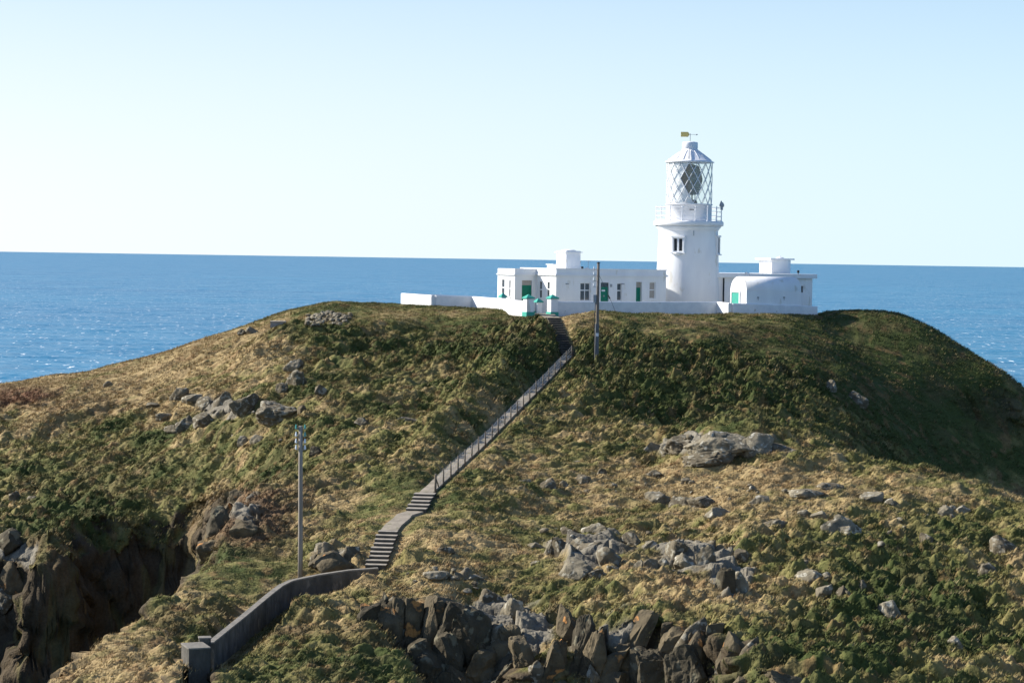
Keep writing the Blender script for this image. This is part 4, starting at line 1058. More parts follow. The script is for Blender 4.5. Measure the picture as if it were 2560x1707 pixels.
# ---- flat-roofed block right of the tower
# front line of the barrel store: plane local y = yf
yf = float((np.array([22.5, 211.8]) - K0) @ BX); xf = float((np.array([22.5, 211.8]) - K0) @ AX)
yb = yf + 10.0
bx0 = 18.6; bx1 = lx(*src(2031, 715), yb)
hb = lz(*src(1900, 684), (bx0 + bx1) / 2, yb)
block = bthing('flat_roofed_building', 'white flat-roofed block right of the tower with a rounded turret on its roof', 'building', (bx0 + bx1) / 2, yb)
cxb = (bx0 + bx1) / 2; hw = (bx1 - bx0) / 2
ow_ = (lx(*src(2003, 720), yb) - cxb, lx(*src(2008, 720), yb) - cxb, lz(*src(2005, 731), bx1, yb), lz(*src(2005, 715), bx1, yb))
mb = MB(); wall_openings(mb, -hw, hw, -0.6, hb - 0.45, 0, 0.35, [ow_]); mb.box(hw - 0.35, hw, 0.35, 8, -0.6, hb - 0.45); mb.box(-hw, -hw + 0.35, 0.35, 8, -0.6, hb - 0.45); mb.box(-hw + 0.35, hw - 0.35, 7.65, 8, -0.6, hb - 0.45)
mb.build('wall', M['white'], block)
mb = MB(); mb.box(-hw - 0.3, hw + 0.35, -0.35, 8.3, hb - 0.447, hb); mb.build('roof', M['white'], block, bevel=0.02)
mb = MB(); mb.box(ow_[0], ow_[1], 0.12, 0.2, ow_[2], ow_[3]); mb.build('window', M['black'], block)
xp = lx(*src(1808, 720), yb) - cxb
mb = MB(); mb.tube([(xp, -0.08, 0.0), (xp, -0.08, hb - 0.50)], 0.075, 8); mb.build('drainpipe', M['black'], block)
# turret: square half left, round half right, thin slab on top
yt = yb + 3.0
tx0 = lx(*src(1929, 670), yt); tx1 = lx(*src(1987, 670), yt); th_ = lz(*src(1957, 650), (tx0 + tx1) / 2, yt)
w_ = tx1 - tx0; cxt = tx0 + w_ * 0.62; rt_ = w_ * 0.38
outl = [(tx0 - cxb, 3.0), (cxt - cxb, 3.0)] + [(cxt - cxb + 1.0 * (w_ * 0.38) * math.sin(a), 3.0 + 1.1 - 1.1 * math.cos(a)) for a in np.linspace(0.15, math.pi - 0.15, 12)] + [(cxt - cxb, 5.2), (tx0 - cxb, 5.2)]
mb = MB(); mb.prism(outl, hb + 0.002, th_); tur = mb.build('turret', M['white'], block)
mb = MB(); mb.prism([(tx0 - cxb - 0.35, 2.7), (cxt - cxb + 0.2, 2.7)] + [(cxt - cxb + 0.2 + (w_ * 0.38 + 0.2) * math.sin(a), 4.1 - 1.4 * math.cos(a)) for a in np.linspace(0.15, math.pi - 0.15, 12)] + [(cxt - cxb + 0.2, 5.5), (tx0 - cxb - 0.35, 5.5)], th_ + 0.003, th_ + 0.16); mb.build('roof', M['white'], tur)
mb = MB(); mb.lathe([(0.45, th_ + 0.163), (0.35, th_ + 0.26), (0.12, th_ + 0.32), (0.0, th_ + 0.42)], 12, cxt - cxb, 4.1); mb.build('roof_hatch', M['white_metal'], tur)
xm = lx(*src(1905, 680), yb + 2) - cxb
mb = MB(); mb.tube([(xm, 2, hb + 0.001), (xm, 2, lz(*src(1905, 660), bx0, yb + 2) + 0.0)], 0.035, 6); mb.build('roof_mast', M['white_metal'], block)
xm = lx(*src(1997, 682), yb + 0.2) - cxb
mb = MB(); mb.lathe([(0.05, hb + 0.001), (0.05, hb + 0.12), (0.13, hb + 0.14), (0.13, hb + 0.34), (0.0, hb + 0.42)], 10, xm, 0.3); mb.build('cowl', M['black'], block)
xm = lx(*src(1866, 684), yb + 0.2) - cxb
mb = MB(); mb.tube([(xm - 0.12, 0.2, hb + 0.001), (xm - 0.12, 0.1, hb + 0.12), (xm + 0.02, -0.38, hb - 0.05), (xm + 0.05, -0.42, hb - 0.4)], 0.06, 6); mb.build('overflow_pipe', M['white_metal'], block)

# ---- barrel-roofed store with its low front wall
bl = lx(*src(2003, 740), yf) - xf
wb = 2.74; hA = lz(*src(1850, 691), xf, yf + wb / 2)
store = bthing('barrel_roofed_store', 'small white store with a curved barrel roof and green door, right of the tower', 'building', xf, yf)
def arch(y0=0.0, ins=0.0, n=20):
    r = wb / 2 - ins; c = wb / 2
    return [(c - r * math.cos(math.pi * k / n), hA - wb / 2 + (wb / 2 - ins) * math.sin(math.pi * k / n) * 1.0) for k in range(n + 1)]
def extrude_x(mb, prof, x0, x1, smooth=False):
    a = [mb.bm.verts.new((x0, p[0], p[1])) for p in prof]; b = [mb.bm.verts.new((x1, p[0], p[1])) for p in prof]; n = len(prof)
    mb.bm.faces.new(a); mb.bm.faces.new(b[::-1])
    for i in range(n):
        f = mb.bm.faces.new((a[i], a[(i + 1) % n], b[(i + 1) % n], b[i])); f.smooth = smooth and 1 <= i < n - 2
hs = 1.32
prof = [(0, -0.6), (0, hs - 0.0)] + arch()[0:] + [(wb, -0.6)]
mb = MB(); extrude_x(mb, [(0.0, -0.6)] + arch() + [(wb, -0.6)], 0, bl, smooth=True); mb.build('vaulted_shell', M['white'], store)
# door on the end wall (faces left), in a shallow frame
da, db = ly(*src(1849, 740), xf) - yf, ly(*src(1830.5, 740), xf) - yf
dz0_, dz1_ = 0.15, lz(*src(1840, 731), xf, yf + (da + db) / 2)
mb = MB(); mb.box(-0.05, -0.003, da, db, dz0_, dz1_); o = mb.build('door', M['teal'], store); o['label'] = 'green door in the end wall of the store'
mb = MB(); mb.box(-0.10, -0.003, da - 0.12, da - 0.003, dz0_, dz1_ + 0.12); mb.box(-0.10, -0.003, db + 0.003, db + 0.12, dz0_, dz1_ + 0.12); mb.box(-0.10, -0.003, da, db, dz1_ + 0.003, dz1_ + 0.12); mb.build('door_frame', M['white'], store)
for xs in (1895, 1960):
    x_ = lx(*src(xs, 745), yf) - xf; z_ = lz(*src(xs, 744), xf + x_, yf)
    mb = MB(); mb.box(x_ - 0.10, x_ + 0.10, -0.05, -0.002, z_ - 0.05, z_ + 0.08); mb.tube([(x_, -0.04, z_ - 0.05), (x_, -0.05, z_ - 0.25)], 0.02, 5); mb.build('vent', M['grey_metal'], store)

# ---- whitewashed walls
def wall_run(name, label, nodes, h0, h1=None, th=0.42, m='white_wall', group=None, zb=-1.2, coping=True, parts=None):
    """wall along world-xy nodes; (x, y, ztop) in world, base well into the ground"""
    a = np.array(nodes[0]); root = thing(name, label, 'wall', (a[0], a[1], h0), 0, group)
    mb = MB(); n = len(nodes)
    for i in range(n - 1):
        p = np.array(nodes[i]); q = np.array(nodes[i + 1]); e = (q - p)[:2]; L = np.hypot(*e); e = e / L; nn = np.array([-e[1], e[0]])
        k = max(1, int(L / 1.2))
        for j in range(k):
            s0 = p + (q - p) * j / k; s1 = p + (q - p) * (j + 1) / k
            e0 = e * (th / 2 - 0.004 if (j == 0 and i > 0) else 0); e1 = e * 0
            base = min(ground_z(s0[0], s0[1]), ground_z(s1[0], s1[1])) + zb
            w = [(s0[:2] - e0 - nn * th / 2), (s1[:2] + e1 - nn * th / 2), (s1[:2] + e1 + nn * th / 2), (s0[:2] - e0 + nn * th / 2)]
            j0 = 0.012 * (random.random() - 0.5); j1 = 0.0
            b = [mb.bm.verts.new((v[0] - a[0], v[1] - a[1], base - h0)) for v in w]
            tt = [mb.bm.verts.new((v[0] - a[0], v[1] - a[1], (s0[2] if c in (0, 3) else s1[2]) - h0 - 0.06)) for c, v in enumerate(w)]
            nw = [np.array(v) + nn * (0.07 if c < 2 else -0.07) for c, v in enumerate(w)]
            up = [mb.bm.verts.new((v[0] - a[0], v[1] - a[1], (s0[2] if c in (0, 3) else s1[2]) - h0)) for c, v in enumerate(nw)]
            for r0, r1 in ((b, tt), (tt, up)):
                for c in range(4):
                    if c in (1, 3) and not ((c == 3 and j == 0) or (c == 1 and j == k - 1)): continue
                    mb.bm.faces.new((r0[c], r0[(c + 1) % 4], r1[(c + 1) % 4], r1[c]))
            mb.bm.faces.new(up)
    bmesh.ops.remove_doubles(mb.bm, verts=mb.bm.verts[:], dist=0.002)
    mb.build('masonry', M[m], root)
    return root
def wpt(dx_s, dy_s, D): p = P(*src(dx_s, dy_s), D); return (p[0], p[1], p[2])
TOPW = GZ + 1.38
A_ = (*wl(*((np.array([-10.8, 216.2]) - K0) @ np.stack([AX, BX], 1))), CAMH - 3.55)
B_ = (-7.6, 210.4, CAMH - 3.62); C_ = (-3.84, 212.5, CAMH - 3.70); D_ = (-1.05, 207.4, CAMH - 3.78)
P1 = np.array([1.46, 202.8]); P2 = np.array([3.7, 204.03])
far = np.array([A_[0], A_[1]]) + AX * 5.6
wall_run('garden_wall', 'white garden wall left of the wing, with a step in its outline', [A_, B_], CAMH - 4.9)
wall_run('garden_wall', 'short shaded stretch of white garden wall between two sunlit stretches', [(B_[0] + .19, B_[1] + .10, B_[2]), C_], CAMH - 4.9)
wall_run('garden_wall', 'thin far white wall behind the left garden, seen above the nearer walls', [(A_[0] + AX[0] * .25, A_[1] + AX[1] * .25, CAMH - 3.55), (far[0], far[1], CAMH - 3.75), (far[0] + AX[0] * 2, far[1] + AX[1] * 2, CAMH - 3.8)], CAMH - 4.9)
wall_run('garden_wall', 'sunlit white wall sloping from the garden corner to the green-capped gate pillars', [(C_[0] + .11, C_[1] - .2, C_[2]), (D_[0], D_[1], D_[2]), (P1[0] - .15, P1[1] + .27, TOPW)], CAMH - 5.2)
Q1 = wl(*[float(v) for v in ((np.array([19.8, 212.8]) - K0) @ AX, (np.array([19.8, 212.8]) - K0) @ BX)])
Q2 = np.array([20.86, 210.9])
wall_run('front_wall', 'long shaded white boundary wall in front of the wing and tower', [(P2[0] + .3, P2[1] + .15, TOPW), (Q1[0], Q1[1], TOPW + 0.06)], GZ)
wall_run('front_wall', 'short sunlit white wall stepping forward beside the barrel-roofed store', [(Q1[0] + .1, Q1[1] - .19, TOPW + 0.06), (Q2[0], Q2[1], TOPW - 0.02)], GZ)
Q3 = wl(lx(*src(2041, 765), yf), yf)
wall_run('front_wall', 'low white wall at the foot of the barrel-roofed store, ending on the right cliff edge', [(Q2[0] + .19, Q2[1] + .1, TOPW - 0.05), (22.5 - .02, 211.8 - .012 - 0.0, TOPW - 0.05), (Q3[0], Q3[1], TOPW - 0.3)], GZ, th=0.40)

def pillar(label, x, y, z, h=1.95, w=0.72, group='green-capped gate pillars', base=True):
    r = thing('gate_pillar', label, 'pillar', (x, y, z), ROTZ, group)
    mb = MB(); mb.box(-w / 2, w / 2, -w / 2, w / 2, 0.42 if base else -0.5, h - 0.32); mb.build('shaft', M['white'], r, bevel=0.01)
    if base:
        mb = MB(); mb.box(-w / 2 - 0.07, w / 2 + 0.07, -w / 2 - 0.07, w / 2 + 0.07, -0.7, 0.417); mb.build('base', M['teal'], r, bevel=0.01)
    mb = MB(); c = w / 2 + 0.09
    mb.box(-c, c, -c, c, h - 0.32 + 0.003, h - 0.22)
    v = [mb.bm.verts.new(p) for p in ((-c, -c, h - 0.217), (c, -c, h - 0.217), (c, c, h - 0.217), (-c, c, h - 0.217), (0, 0, h + 0.10))]
    for i in range(4): mb.bm.faces.new((v[i], v[(i + 1) % 4], v[4]))
    mb.bm.faces.new(v[3::-1])
    mb.build('cap', M['teal'], r)
pillar('left of the two front gate pillars, white with turquoise pyramid cap and base', P1[0], P1[1], GZ + 0.0)
pillar('right of the two front gate pillars, beside the shaded front wall', P2[0], P2[1], GZ + 0.0)
pp = P(*src(1257, 740), 207.8); pillar('small turquoise-capped pillar on the sunlit garden wall left of the gate', pp[0], pp[1], GZ + 0.1, 1.85, 0.5, base=False)
pp = P(*src(1346, 748), 208.6); pillar('small turquoise-capped pillar behind the gate, by the wing corner', pp[0], pp[1], GZ - 0.25, 1.75, 0.55, base=True)
# inner yard wall behind the gate
pp2 = P(*src(1386, 748), 209.0)
iw = thing('yard_wall', 'low inner white wall with turquoise base seen between the gate pillars', 'wall', (pp[0], pp[1], GZ), ROTZ)
mb = MB(); mb.box(-2.6, -0.32, -0.02, 0.3, 0.35, 1.2); mb.build('masonry', M['white_wall'], iw)
mb = MB(); mb.box(-2.6, -0.32, -0.06, 0.34, -0.6, 0.347); mb.build('base', M['teal'], iw)

# ------------------------------------------------------------------ path, steps, fence
def ribbon(name, pl, width, dz, m):
    mb = MB(); n = len(pl); prev = None
    # resample
    q = []
    for i in range(n - 1):
        L = np.linalg.norm(pl[i + 1] - pl[i]); k = max(1, int(L / 0.8))
        for j in range(k): q.append(pl[i] + (pl[i + 1] - pl[i]) * j / k)
    q.append(pl[-1]); q = np.array(q)
    for i, p in enumerate(q):
        t_ = (q[min(i + 1, len(q) - 1)] - q[max(i - 1, 0)])[:2]; t_ = t_ / np.linalg.norm(t_); nn = np.array([-t_[1], t_[0]])
        wj = width / 2 * (1 + 0.07 * math.sin(i * 1.7)); j2 = width / 2 * (1 + 0.07 * math.cos(i * 2.3))
        row = [mb.bm.verts.new((*(p[:2] + nn * wj), p[2] + dz)), mb.bm.verts.new((*(p[:2] + nn * (wj - j2) * .5), p[2] + dz + 0.015)), mb.bm.verts.new((*(p[:2] - nn * j2), p[2] + dz)),
               mb.bm.verts.new((*(p[:2] - nn * (j2 + .02)), p[2] + dz - 0.4)), mb.bm.verts.new((*(p[:2] + nn * (wj + .02)), p[2] + dz - 0.4))]
        if prev:
            for c in (0, 1, 2, 4): mb.bm.faces.new((prev[c], row[c], row[(c + 1) % 5], prev[(c + 1) % 5]))
        prev = row
    return tag(mb.build(name, m), kind='structure')
PW = 1.0
ribbon('path', pathw[5:14], 0.86, -0.03, M['concrete'])
ribbon('path', pathw[1:5], PW, -0.03, M['concrete'])
ribbon('path', pathall[:len(tail) + 1], PW - 0.1, -0.03, M['concrete'])
ribbon('path', pathw[15:], PW + 0.4, -0.03, M['concrete'])

def steps(label, a, b, n, width, tm='coping'):
    a = np.array(a); b = np.array(b); e = (b - a)[:2]; L = np.hypot(*e); ang = math.atan2(e[1], e[0])
    r = thing('stairs', label, 'steps', tuple(a), ang)
    H = b[2] - a[2]
    for i in range(n):
        x0 = L * i / n; x1 = L * (i + 1) / n + 0.04; z1 = H * (i + 1) / n - 0.03
        w0 = width / 2 + 0.04 * math.sin(i * 2.1)
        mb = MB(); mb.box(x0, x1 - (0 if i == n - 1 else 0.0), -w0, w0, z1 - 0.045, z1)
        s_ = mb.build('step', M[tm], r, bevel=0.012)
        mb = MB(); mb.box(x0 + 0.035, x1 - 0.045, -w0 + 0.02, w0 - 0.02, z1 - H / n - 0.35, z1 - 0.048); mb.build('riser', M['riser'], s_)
steps('lower flight of concrete steps rising from the end of the grey wall', pathw[0], pathw[1], 9, 1.2)
steps('middle flight of concrete steps just below the fence', pathw[4], pathw[5], 5, 1.25)
steps('shade-toned upper flight of steps cut into the bank below the gate', pathw[13], pathw[15], 16, 1.15, 'riser')  # treads share the dark riser colour, painting in the shadow of the cutting

# fence on the near side of the path, from the middle steps to the top bend
fl = pathw[5:14]
def along(pl, n):
    seg = np.linalg.norm(np.diff(pl[:, :2], axis=0), axis=1); cs = np.r_[0, np.cumsum(seg)]
    out = []
    for s in np.linspace(0.2, cs[-1] - 1.0, n):
        i = min(np.searchsorted(cs, s, side='right') - 1, len(seg) - 1); t_ = (s - cs[i]) / seg[i]
        p = pl[i] + (pl[i + 1] - pl[i]) * t_; e = (pl[i + 1] - pl[i])[:2]; e = e / np.linalg.norm(e)
        out.append((p[0] + e[1] * 0.56, p[1] - e[0] * 0.56, p[2]))
    return out
fpts = along(fl, 22)
fence = thing('post_and_wire_fence', 'long post and wire fence along the lower side of the climbing path', 'fence', fpts[0])
o0 = np.array(fpts[0]); hp = 1.02
tops = []
for i, p in enumerate(fpts):
    q = np.array(p) - o0; h_ = hp * (1.12 if i == 0 else 0.95 + 0.1 * random.random()); r0 = 0.075 if i == 0 else 0.05
    lean = np.array([random.uniform(-.04, .04), random.uniform(-.04, .04), 0])
    mb = MB(); mb.tube([q - (0, 0, 0.4), q + lean * .5 + (0, 0, h_ * .5), q + lean + (0, 0, h_)], r0, 7, r0 * .85); mb.build('post', M['post'], fence)
    tops.append(q + lean)
mb = MB(); d_ = (np.array(fpts[1]) - o0); d_ = d_ / np.linalg.norm(d_); mb.tube([tops[0] + (0, 0, hp * .9), tops[0] + d_ * 0.95 + (0, 0, 0.12)], 0.045, 6); mb.build('brace', M['post'], fence)
for z_ in (0.12, 0.38, 0.65, 0.93):
    mb = MB(); mb.tube([t_ + (0, 0, z_) for t_ in tops], 0.009, 4); mb.build('wire', M['wire'], fence)
# netting: thin diagonal mesh as one part
mb = MB()
for a_, b_ in zip(tops, tops[1:]):
    L = np.linalg.norm(b_ - a_); k = int(L / 0.5)
    for j in range(k): 
        p = a_ + (b_ - a_) * (j + .5) / k; mb.tube([p + (0, 0, 0.1), p + (0, 0, 0.94)], 0.005, 3)
mb.build('netting', M['wire'], fence)

# ------------------------------------------------------------------ telegraph poles
def pole(name, label, base, top_dxdy, r0, r1, m):
    z = ground_z(base[0], base[1])
    t = ray(top_dxdy[0] * S, top_dxdy[1] * S); H = CAMH + t[2] * base[1] - z
    root = thing(name, label, 'pole', (base[0], base[1], z))
    lx_ = t[0] * base[1] - base[0]
    mb = MB(); mb.tube([(0, 0, -0.8), (lx_ * .3, 0, H * .3), (lx_ * .7, 0, H * .7), (lx_, 0, H)], r0, 12, r1); mb.build('shaft', M[m], root)
    return root, H, lx_
def insulator(parent, x, y, z, m='porcelain', r=0.065, s=1.0):
    mb = MB(); mb.lathe([(0.03, z - 0.10), (r, z - 0.06), (r * .8, z), (r * .95, z + 0.02), (r * .6, z + 0.09), (r * .65, z + 0.13), (0.02, z + 0.17)], 10, x, y); return mb.build('insulator', M[m], parent)
up = P(1370, 842, 184.0)
ph, H, l_ = pole('telegraph_pole', 'tall dark pole on the slope right of the path, standing against the white wing', up[:2], (1374.5, 604), 0.16, 0.11, 'wood')
pc = MB(); pc.lathe([(0.165, H), (0.15, H + 0.05), (0.0, H + 0.09)], 10, l_, 0); pc.build('pole_cap', M['black'], ph)
for k, dz_ in enumerate((0.55, 1.02, 1.50, 1.98)):
    xx = l_ * (H - dz_) / H
    mb = MB(); mb.tube([(xx - 0.14, -0.05, H - dz_), (xx - 0.34, -0.08, H - dz_ - 0.03), (xx - 0.38, -0.08, H - dz_ + 0.10)], 0.018, 6); br = mb.build('bracket', M['grey_metal'], ph)
    insulator(br, xx - 0.36, -0.08, H - dz_ + 0.12, s=1)
mb = MB(); mb.box(l_ * .75 - 0.38, l_ * .75 - 0.12, -0.16, 0.10, H - 3.3, H - 2.65); mb.build('junction_box', M['grey_metal'], ph, bevel=0.01)
mb = MB(); mb.tube([(l_ * .75 - 0.20, -0.12, H - 3.3), (l_ * .5 - 0.24, -0.14, H * .45), (-0.24, -0.1, 0.1)], 0.035, 6); mb.build('cable', M['black'], ph)
mb = MB(); mb.lathe([(0.178, -0.3), (0.17, 2.9)], 12, -0.01, 0); mb.build('cable_guard', M['guard'], ph)
mb = MB(); mb.box(-0.10, 0.12, -0.21, -0.18, 1.85, 2.12); mb.build('sign_plate', M['white_metal'], ph)
# stay wire with its insulator, from the pole head down to the right
mb = MB(); mb.tube([(l_ * .95 + 0.12, 0, H - 1.1), (1.35, 3.0, H - 3.4), (2.4, 6.5, 2.3)], 0.014, 5); st = mb.build('stay_wire', M['black'], ph)
mb = MB(); mb.tube([(1.0, 2.2, H - 2.75), (1.13, 2.5, H - 3.0)], 0.055, 8); mb.build('stay_insulator', M['black'], st)

lo = P(690, 1326, 124.0)
pl_, H, l_ = pole('telegraph_pole', 'pale wooden pole with eight glass insulators, behind the grey wall at lower left', lo[:2], (690.5, 978), 0.145, 0.11, 'concrete_pole')
for k, dz_ in enumerate((0.10, 0.52, 0.90, 1.26)):
    for s_ in (-1, 1):
        xx = l_ * (H - dz_) / H
        mb = MB(); mb.tube([(xx + s_ * .1, -0.03, H - dz_ - 0.08), (xx + s_ * .24, -0.05, H - dz_ - 0.08), (xx + s_ * .25, -0.05, H - dz_)], 0.018, 6); br = mb.build('bracket', M['grey_metal'], pl_)
        insulator(br, xx + s_ * .25, -0.05, H - dz_ + 0.02, 'green_glass' if k == 0 or (k == 1 and s_ > 0) else 'porcelain', 0.07)

# ------------------------------------------------------------------ grey wall beside the lower path, and the bridge parapets
def strip_wall(name, label, nodes, th, zb, m='darkwall', cop=True):
    """nodes: (dx, dy_top, D): top edge; base goes into the ground"""
    W_ = np.array([P(*n_) for n_ in nodes]); o0 = W_[0].copy()
    q = []
    for i in range(len(W_) - 1):
        k = max(1, int(np.linalg.norm(W_[i + 1] - W_[i]) / 1.0))
        for j in range(k): q.append(W_[i] + (W_[i + 1] - W_[i]) * j / k)
    q.append(W_[-1]); q = np.array(q)
    root = thing(name, label, 'wall', tuple(o0))
    def run(off, z1f, z0f, t2, nm, mm, par):
        mb = MB(); prev = None
        for i, p in enumerate(q):
            t_ = (q[min(i + 1, len(q) - 1)] - q[max(i - 1, 0)])[:2]; t_ = t_ / np.linalg.norm(t_); nn = np.array([-t_[1], t_[0]])
            zt_, zb_ = z1f(p), z0f(p)
            row = [mb.bm.verts.new((*(p[:2] + nn * s_ - o0[:2]), z_ - o0[2])) for s_, z_ in ((-t2, zb_), (-t2, zt_), (t2, zt_), (t2, zb_))]
            if prev:
                for c in range(4): mb.bm.faces.new((prev[c], prev[(c + 1) % 4], row[(c + 1) % 4], row[c]))
            else: mb.bm.faces.new(row)
            prev = row
        mb.bm.faces.new(prev[::-1])
        return mb.build(nm, M[mm], par)
    run(0, lambda p: p[2] - 0.08, lambda p: min(macro(np.array([p[0]]), np.array([p[1]]))[0], p[2] - 0.6) - zb, th / 2, 'masonry', m, root)
    if cop: run(0, lambda p: p[2], lambda p: p[2] - 0.078, th / 2 + 0.012, 'coping', 'wallcap', root)
    return root
strip_wall('path_wall', 'long dark grey concrete wall curving down beside the lower path', GW, 0.30, 1.0)
def block_wall(name, label, dx0, dx1, dytop, D, depth, hgt, ang, cat='wall'):
    a = P(dx0, dytop, D); w = (dx1 - dx0) * S * D / FPX / math.cos(ang)
    r = thing(name, label, cat, tuple(a), ang)
    mb = MB(); mb.box(0, w, 0, depth, -hgt, -0.07); mb.build('masonry', M['darkwall'], r)
    mb = MB(); mb.box(-0.03, w + 0.03, -0.03, depth + 0.03, -0.067, 0); mb.build('coping', M['wallcap'], r, bevel=0.01)
    return r
block_wall('bridge_parapet', 'square grey parapet block at the bottom left, sunlit on its left end', 434, 480, 1488, 102.6, 1.5, 5.0, rad(22))
block_wall('bridge_parapet', 'small raised block of grey parapet where the long wall begins', 458, 484, 1464, 104.4, 0.5, 5.0, rad(12))
block_wall('bridge_parapet', 'narrow upright end pier of the long grey wall', 481, 491, 1474, 105.6, 0.35, 2.6, rad(20))

# ------------------------------------------------------------------ rocks
def rock_mesh(seed, sub=3, cuts=14, rough=0.10, box=3.0):
    bm = bmesh.new(); bmesh.ops.create_icosphere(bm, subdivisions=sub, radius=1.0)
    co = np.array([v.co[:] for v in bm.verts]); r = np.random.default_rng(seed)
    Q_ = np.linalg.qr(r.normal(size=(3, 3)))[0] if box < 4 else np.eye(3) + r.normal(size=(3, 3)) * 0.12
    cb = co @ Q_; co = (cb / (np.abs(cb) ** box).sum(1)[:, None] ** (1 / box)) @ Q_.T
    nr_ = r.normal(size=(cuts, 3)); nr_ /= np.linalg.norm(nr_, axis=1)[:, None]
    for k in range(cuts):
        d = r.uniform(0.48, 0.88); s = co @ nr_[k]; m = s > d
        co[m] -= np.outer((s[m] - d) * 0.97, nr_[k])
    off = r.uniform(0, 50, 3)
    for i, v in enumerate(bm.verts):
        p = Vector(co[i]); n_ = mnoise.fractal(p * 2.3 + Vector(off), 1.0, 2.0, 4) * rough + mnoise.noise(p * 1.1 + Vector(off)) * rough * 0.9
        if sub >= 4:
            dd_ = mnoise.voronoi(p * 1.5 + Vector(off) + Vector((n_, 0, n_)) * 2)[0]; n_ -= 0.11 * math.exp(-(dd_[1] - dd_[0]) / 0.07)
            dd_ = mnoise.voronoi(p * 3.6 + Vector(off))[0]; n_ -= 0.045 * math.exp(-(dd_[1] - dd_[0]) / 0.06)
        v.co = p * (1 + n_)
    return bm
ROCKM = {}
def rock(label, dx, dy, w, h, m='rock', seed=None, sub=4, rot=None, depth=None, sink=0.40, D=None, group=None, name='boulder', cuts=13, lean=0.0, cat='rock', pos=None):
    """rock whose silhouette is about w x h (2352-px) centred on (dx, dy)"""
    seed = seed if seed is not None else int(dx * 7 + dy * 13)
    if pos is not None: g = pos
    elif D is None:
        g = hit(dx, dy + h * 0.30)
        if g is None: return None
    else: g = P(dx, dy + h * .3, D)
    mm = S * g[1] / FPX
    w *= 1.15; h *= 1.12; W_, H_ = w * mm, h * mm
    cliff = m in ('rock_ochre', 'rock_dark') and dy > 1340
    if cliff: w *= 1.12; h *= 1.25; W_, H_ = w * mm, h * mm
    bm = rock_mesh(seed, 5 if w > 100 else sub, 9 if cliff else (24 if w > 85 else cuts), 0.07 if cliff else (0.17 if w > 100 else 0.10), 5.0 if cliff else 3.0)
    co = np.array([v.co[:] for v in bm.verts]); lo_, hi_ = co.min(0), co.max(0)
    dp = depth * W_ if depth else W_ * 0.85
    H2 = H_ / (1 - sink * 0.6)
    for v in bm.verts:
        x_, y_, z_ = [(v.co[i] - (lo_[i] + hi_[i]) / 2) / (hi_[i] - lo_[i]) for i in range(3)]
        v.co = (x_ * W_ + z_ * lean * H2, y_ * dp, z_ * H2)
    fl_ = cliff
    me = bpy.data.meshes.new(name); bm.to_mesh(me); bm.free(); me.materials.append(M[m])
    me.polygons.foreach_set('use_smooth', np.full(len(me.polygons), not fl_))
    o = bpy.data.objects.new(name, me); COL.objects.link(o)
    zc_ = CAMH + ray(dx * S, (dy) * S)[2] * g[1]
    o.location = (g[0], g[1] , zc_ - H2 * (0.8 if w > 110 else sink) * 0.3)
    return tag(o, label, cat, group)
for r_, g_ in zip(ROCKS, ROCKPOS): rock(*r_, pos=g_)
rc = random.Random(5)
for k in range(60):
    dx_ = rc.uniform(810, 1740); dy_ = rc.uniform(1395, 1600)
    if dx_ > 1150 and dy_ < 1430: continue
    g_ = hit(dx_, dy_)
    if g_ is None or poly_sd(np.array([g_[0]]), np.array([g_[1]]), FRONT)[0] < 0.2: continue
    w0_ = rc.uniform(22, 60)
    rock('angular brown block embedded in the near cliff face', dx_, dy_, w0_, w0_ * rc.uniform(1.0, 1.9), rc.choice(['rock_ochre', 'rock_dark', 'rock_ochre', 'rock']), seed=5000 + k, sub=3, pos=g_, group='angular blocks of the near cliff', lean=rc.uniform(-.1, .45), name='cliff_block')
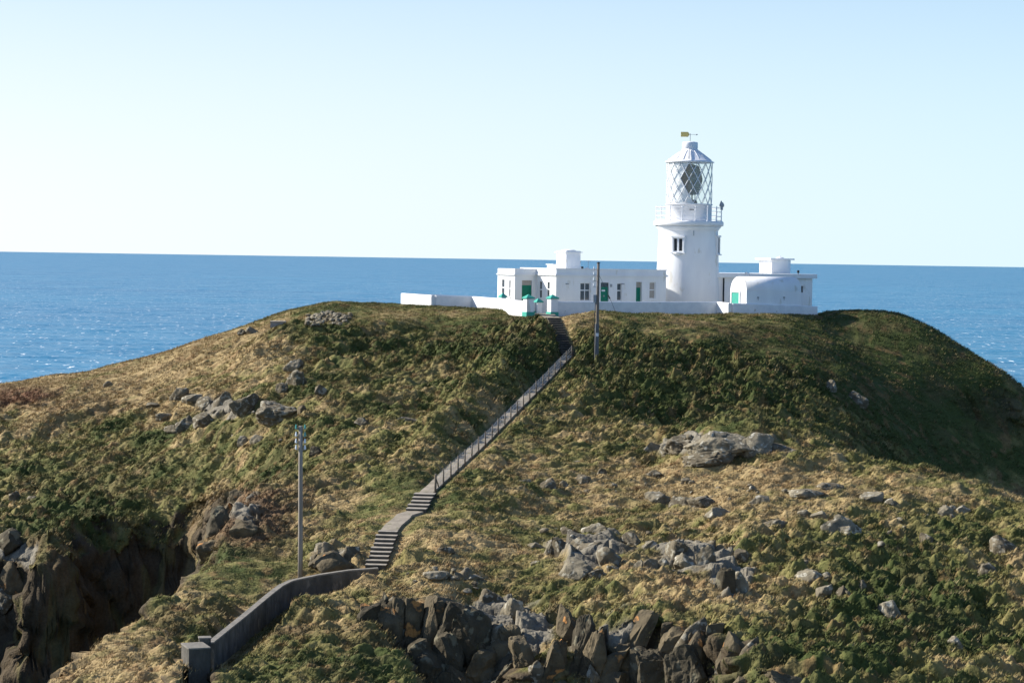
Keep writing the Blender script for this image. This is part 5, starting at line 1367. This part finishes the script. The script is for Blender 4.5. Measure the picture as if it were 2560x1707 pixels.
# many small look-alike stones: shared meshes
SM = []
for k in range(6):
    bm = rock_mesh(900 + k, 2, 10, 0.12)
    me = bpy.data.meshes.new('stone'); bm.to_mesh(me); bm.free(); me.materials.append(M['rock_pale'] if k % 2 else M['rock'])
    me.polygons.foreach_set('use_smooth', np.ones(len(me.polygons), bool)); SM.append(me)
def stone(label, group, x, y, z, s, k, name='stone'):
    o = bpy.data.objects.new(name, SM[k % 6]); COL.objects.link(o); o.location = (x, y, z); o.scale = (s * random.uniform(.8, 1.3), s * random.uniform(.7, 1.1), s * random.uniform(.5, .8))
    o.rotation_euler = (random.uniform(-.4, .4), random.uniform(-.4, .4), random.uniform(0, 6.28)); tag(o, label, 'stone', group)
for (cx_, cy_, sx_, sy_, n_, lab, grp) in [
    (1420,1110,160,50,10,'small stone half buried in the turf of the near slope below the crest','small stones below the crest'),
    (1700,1150,260,50,16,'small stone half buried in the turf of the upper right near slope','small stones of the upper right near slope'),
    (2050,1220,250,60,14,'small stone in the gorse of the right near slope','small stones of the right near slope'),
    (1000,1335,120,30,12,'small pale stone in the straw grass above the near cliff','small stones above the near cliff'),
    (1400,1270,200,50,18,'small stone lying between the boulders of the central rock group','small stones of the central rock group'),
    (1850,1370,180,60,12,'small stone in the lower right gorse','small stones of the lower right gorse'),
    (560,960,180,70,16,'small stone lying round the left outcrop','small stones round the left outcrop'),
    (1640,1030,130,22,14,'small stone lying round the crest outcrop','small stones round the crest outcrop')]:
    for k in range(n_):
        g = hit(cx_ + random.gauss(0, sx_ * .5), cy_ + random.gauss(0, sy_ * .5))
        if g is not None: stone(lab, grp, g[0], g[1], ground_z(g[0], g[1]) + 0.04, random.uniform(.12, .34), k)
# rubble heap left of the garden wall
for k in range(210):
    a = random.random(); b_ = random.random()
    dx_ = 704 + 104 * a; dy_ = 722 + 34 * b_ + 4 * math.sin(a * 9)
    if a > 0.75 and b_ > 0.75 - (a - .75) * 1.6: continue
    g = hit(dx_, dy_)
    if g is not None: stone('grey stone in the rubble heap at the top left of the hill', 'stones of the rubble heap', g[0], g[1] - 0.1, ground_z(g[0], g[1]) + 0.10, random.uniform(.16, .34), k + k // 6, 'rubble_stone')
# little block hut on the left skyline
g = hit(638, 752)
hut = thing('stone_hut', 'tiny grey block hut sunk in the turf on the left skyline', 'hut', (g[0], g[1], g[2]), 0.05)
mm = S * g[1] / FPX
mb = MB(); mb.box(-17 * mm, 16 * mm, 0, 1.6, -0.6, 11 * mm); mb.build('wall', M['hut'], hut)
mb = MB(); mb.box(-18 * mm, 17 * mm, -0.06, 1.7, 11 * mm + 0.002, 13.5 * mm); mb.build('roof', M['coping'], hut)
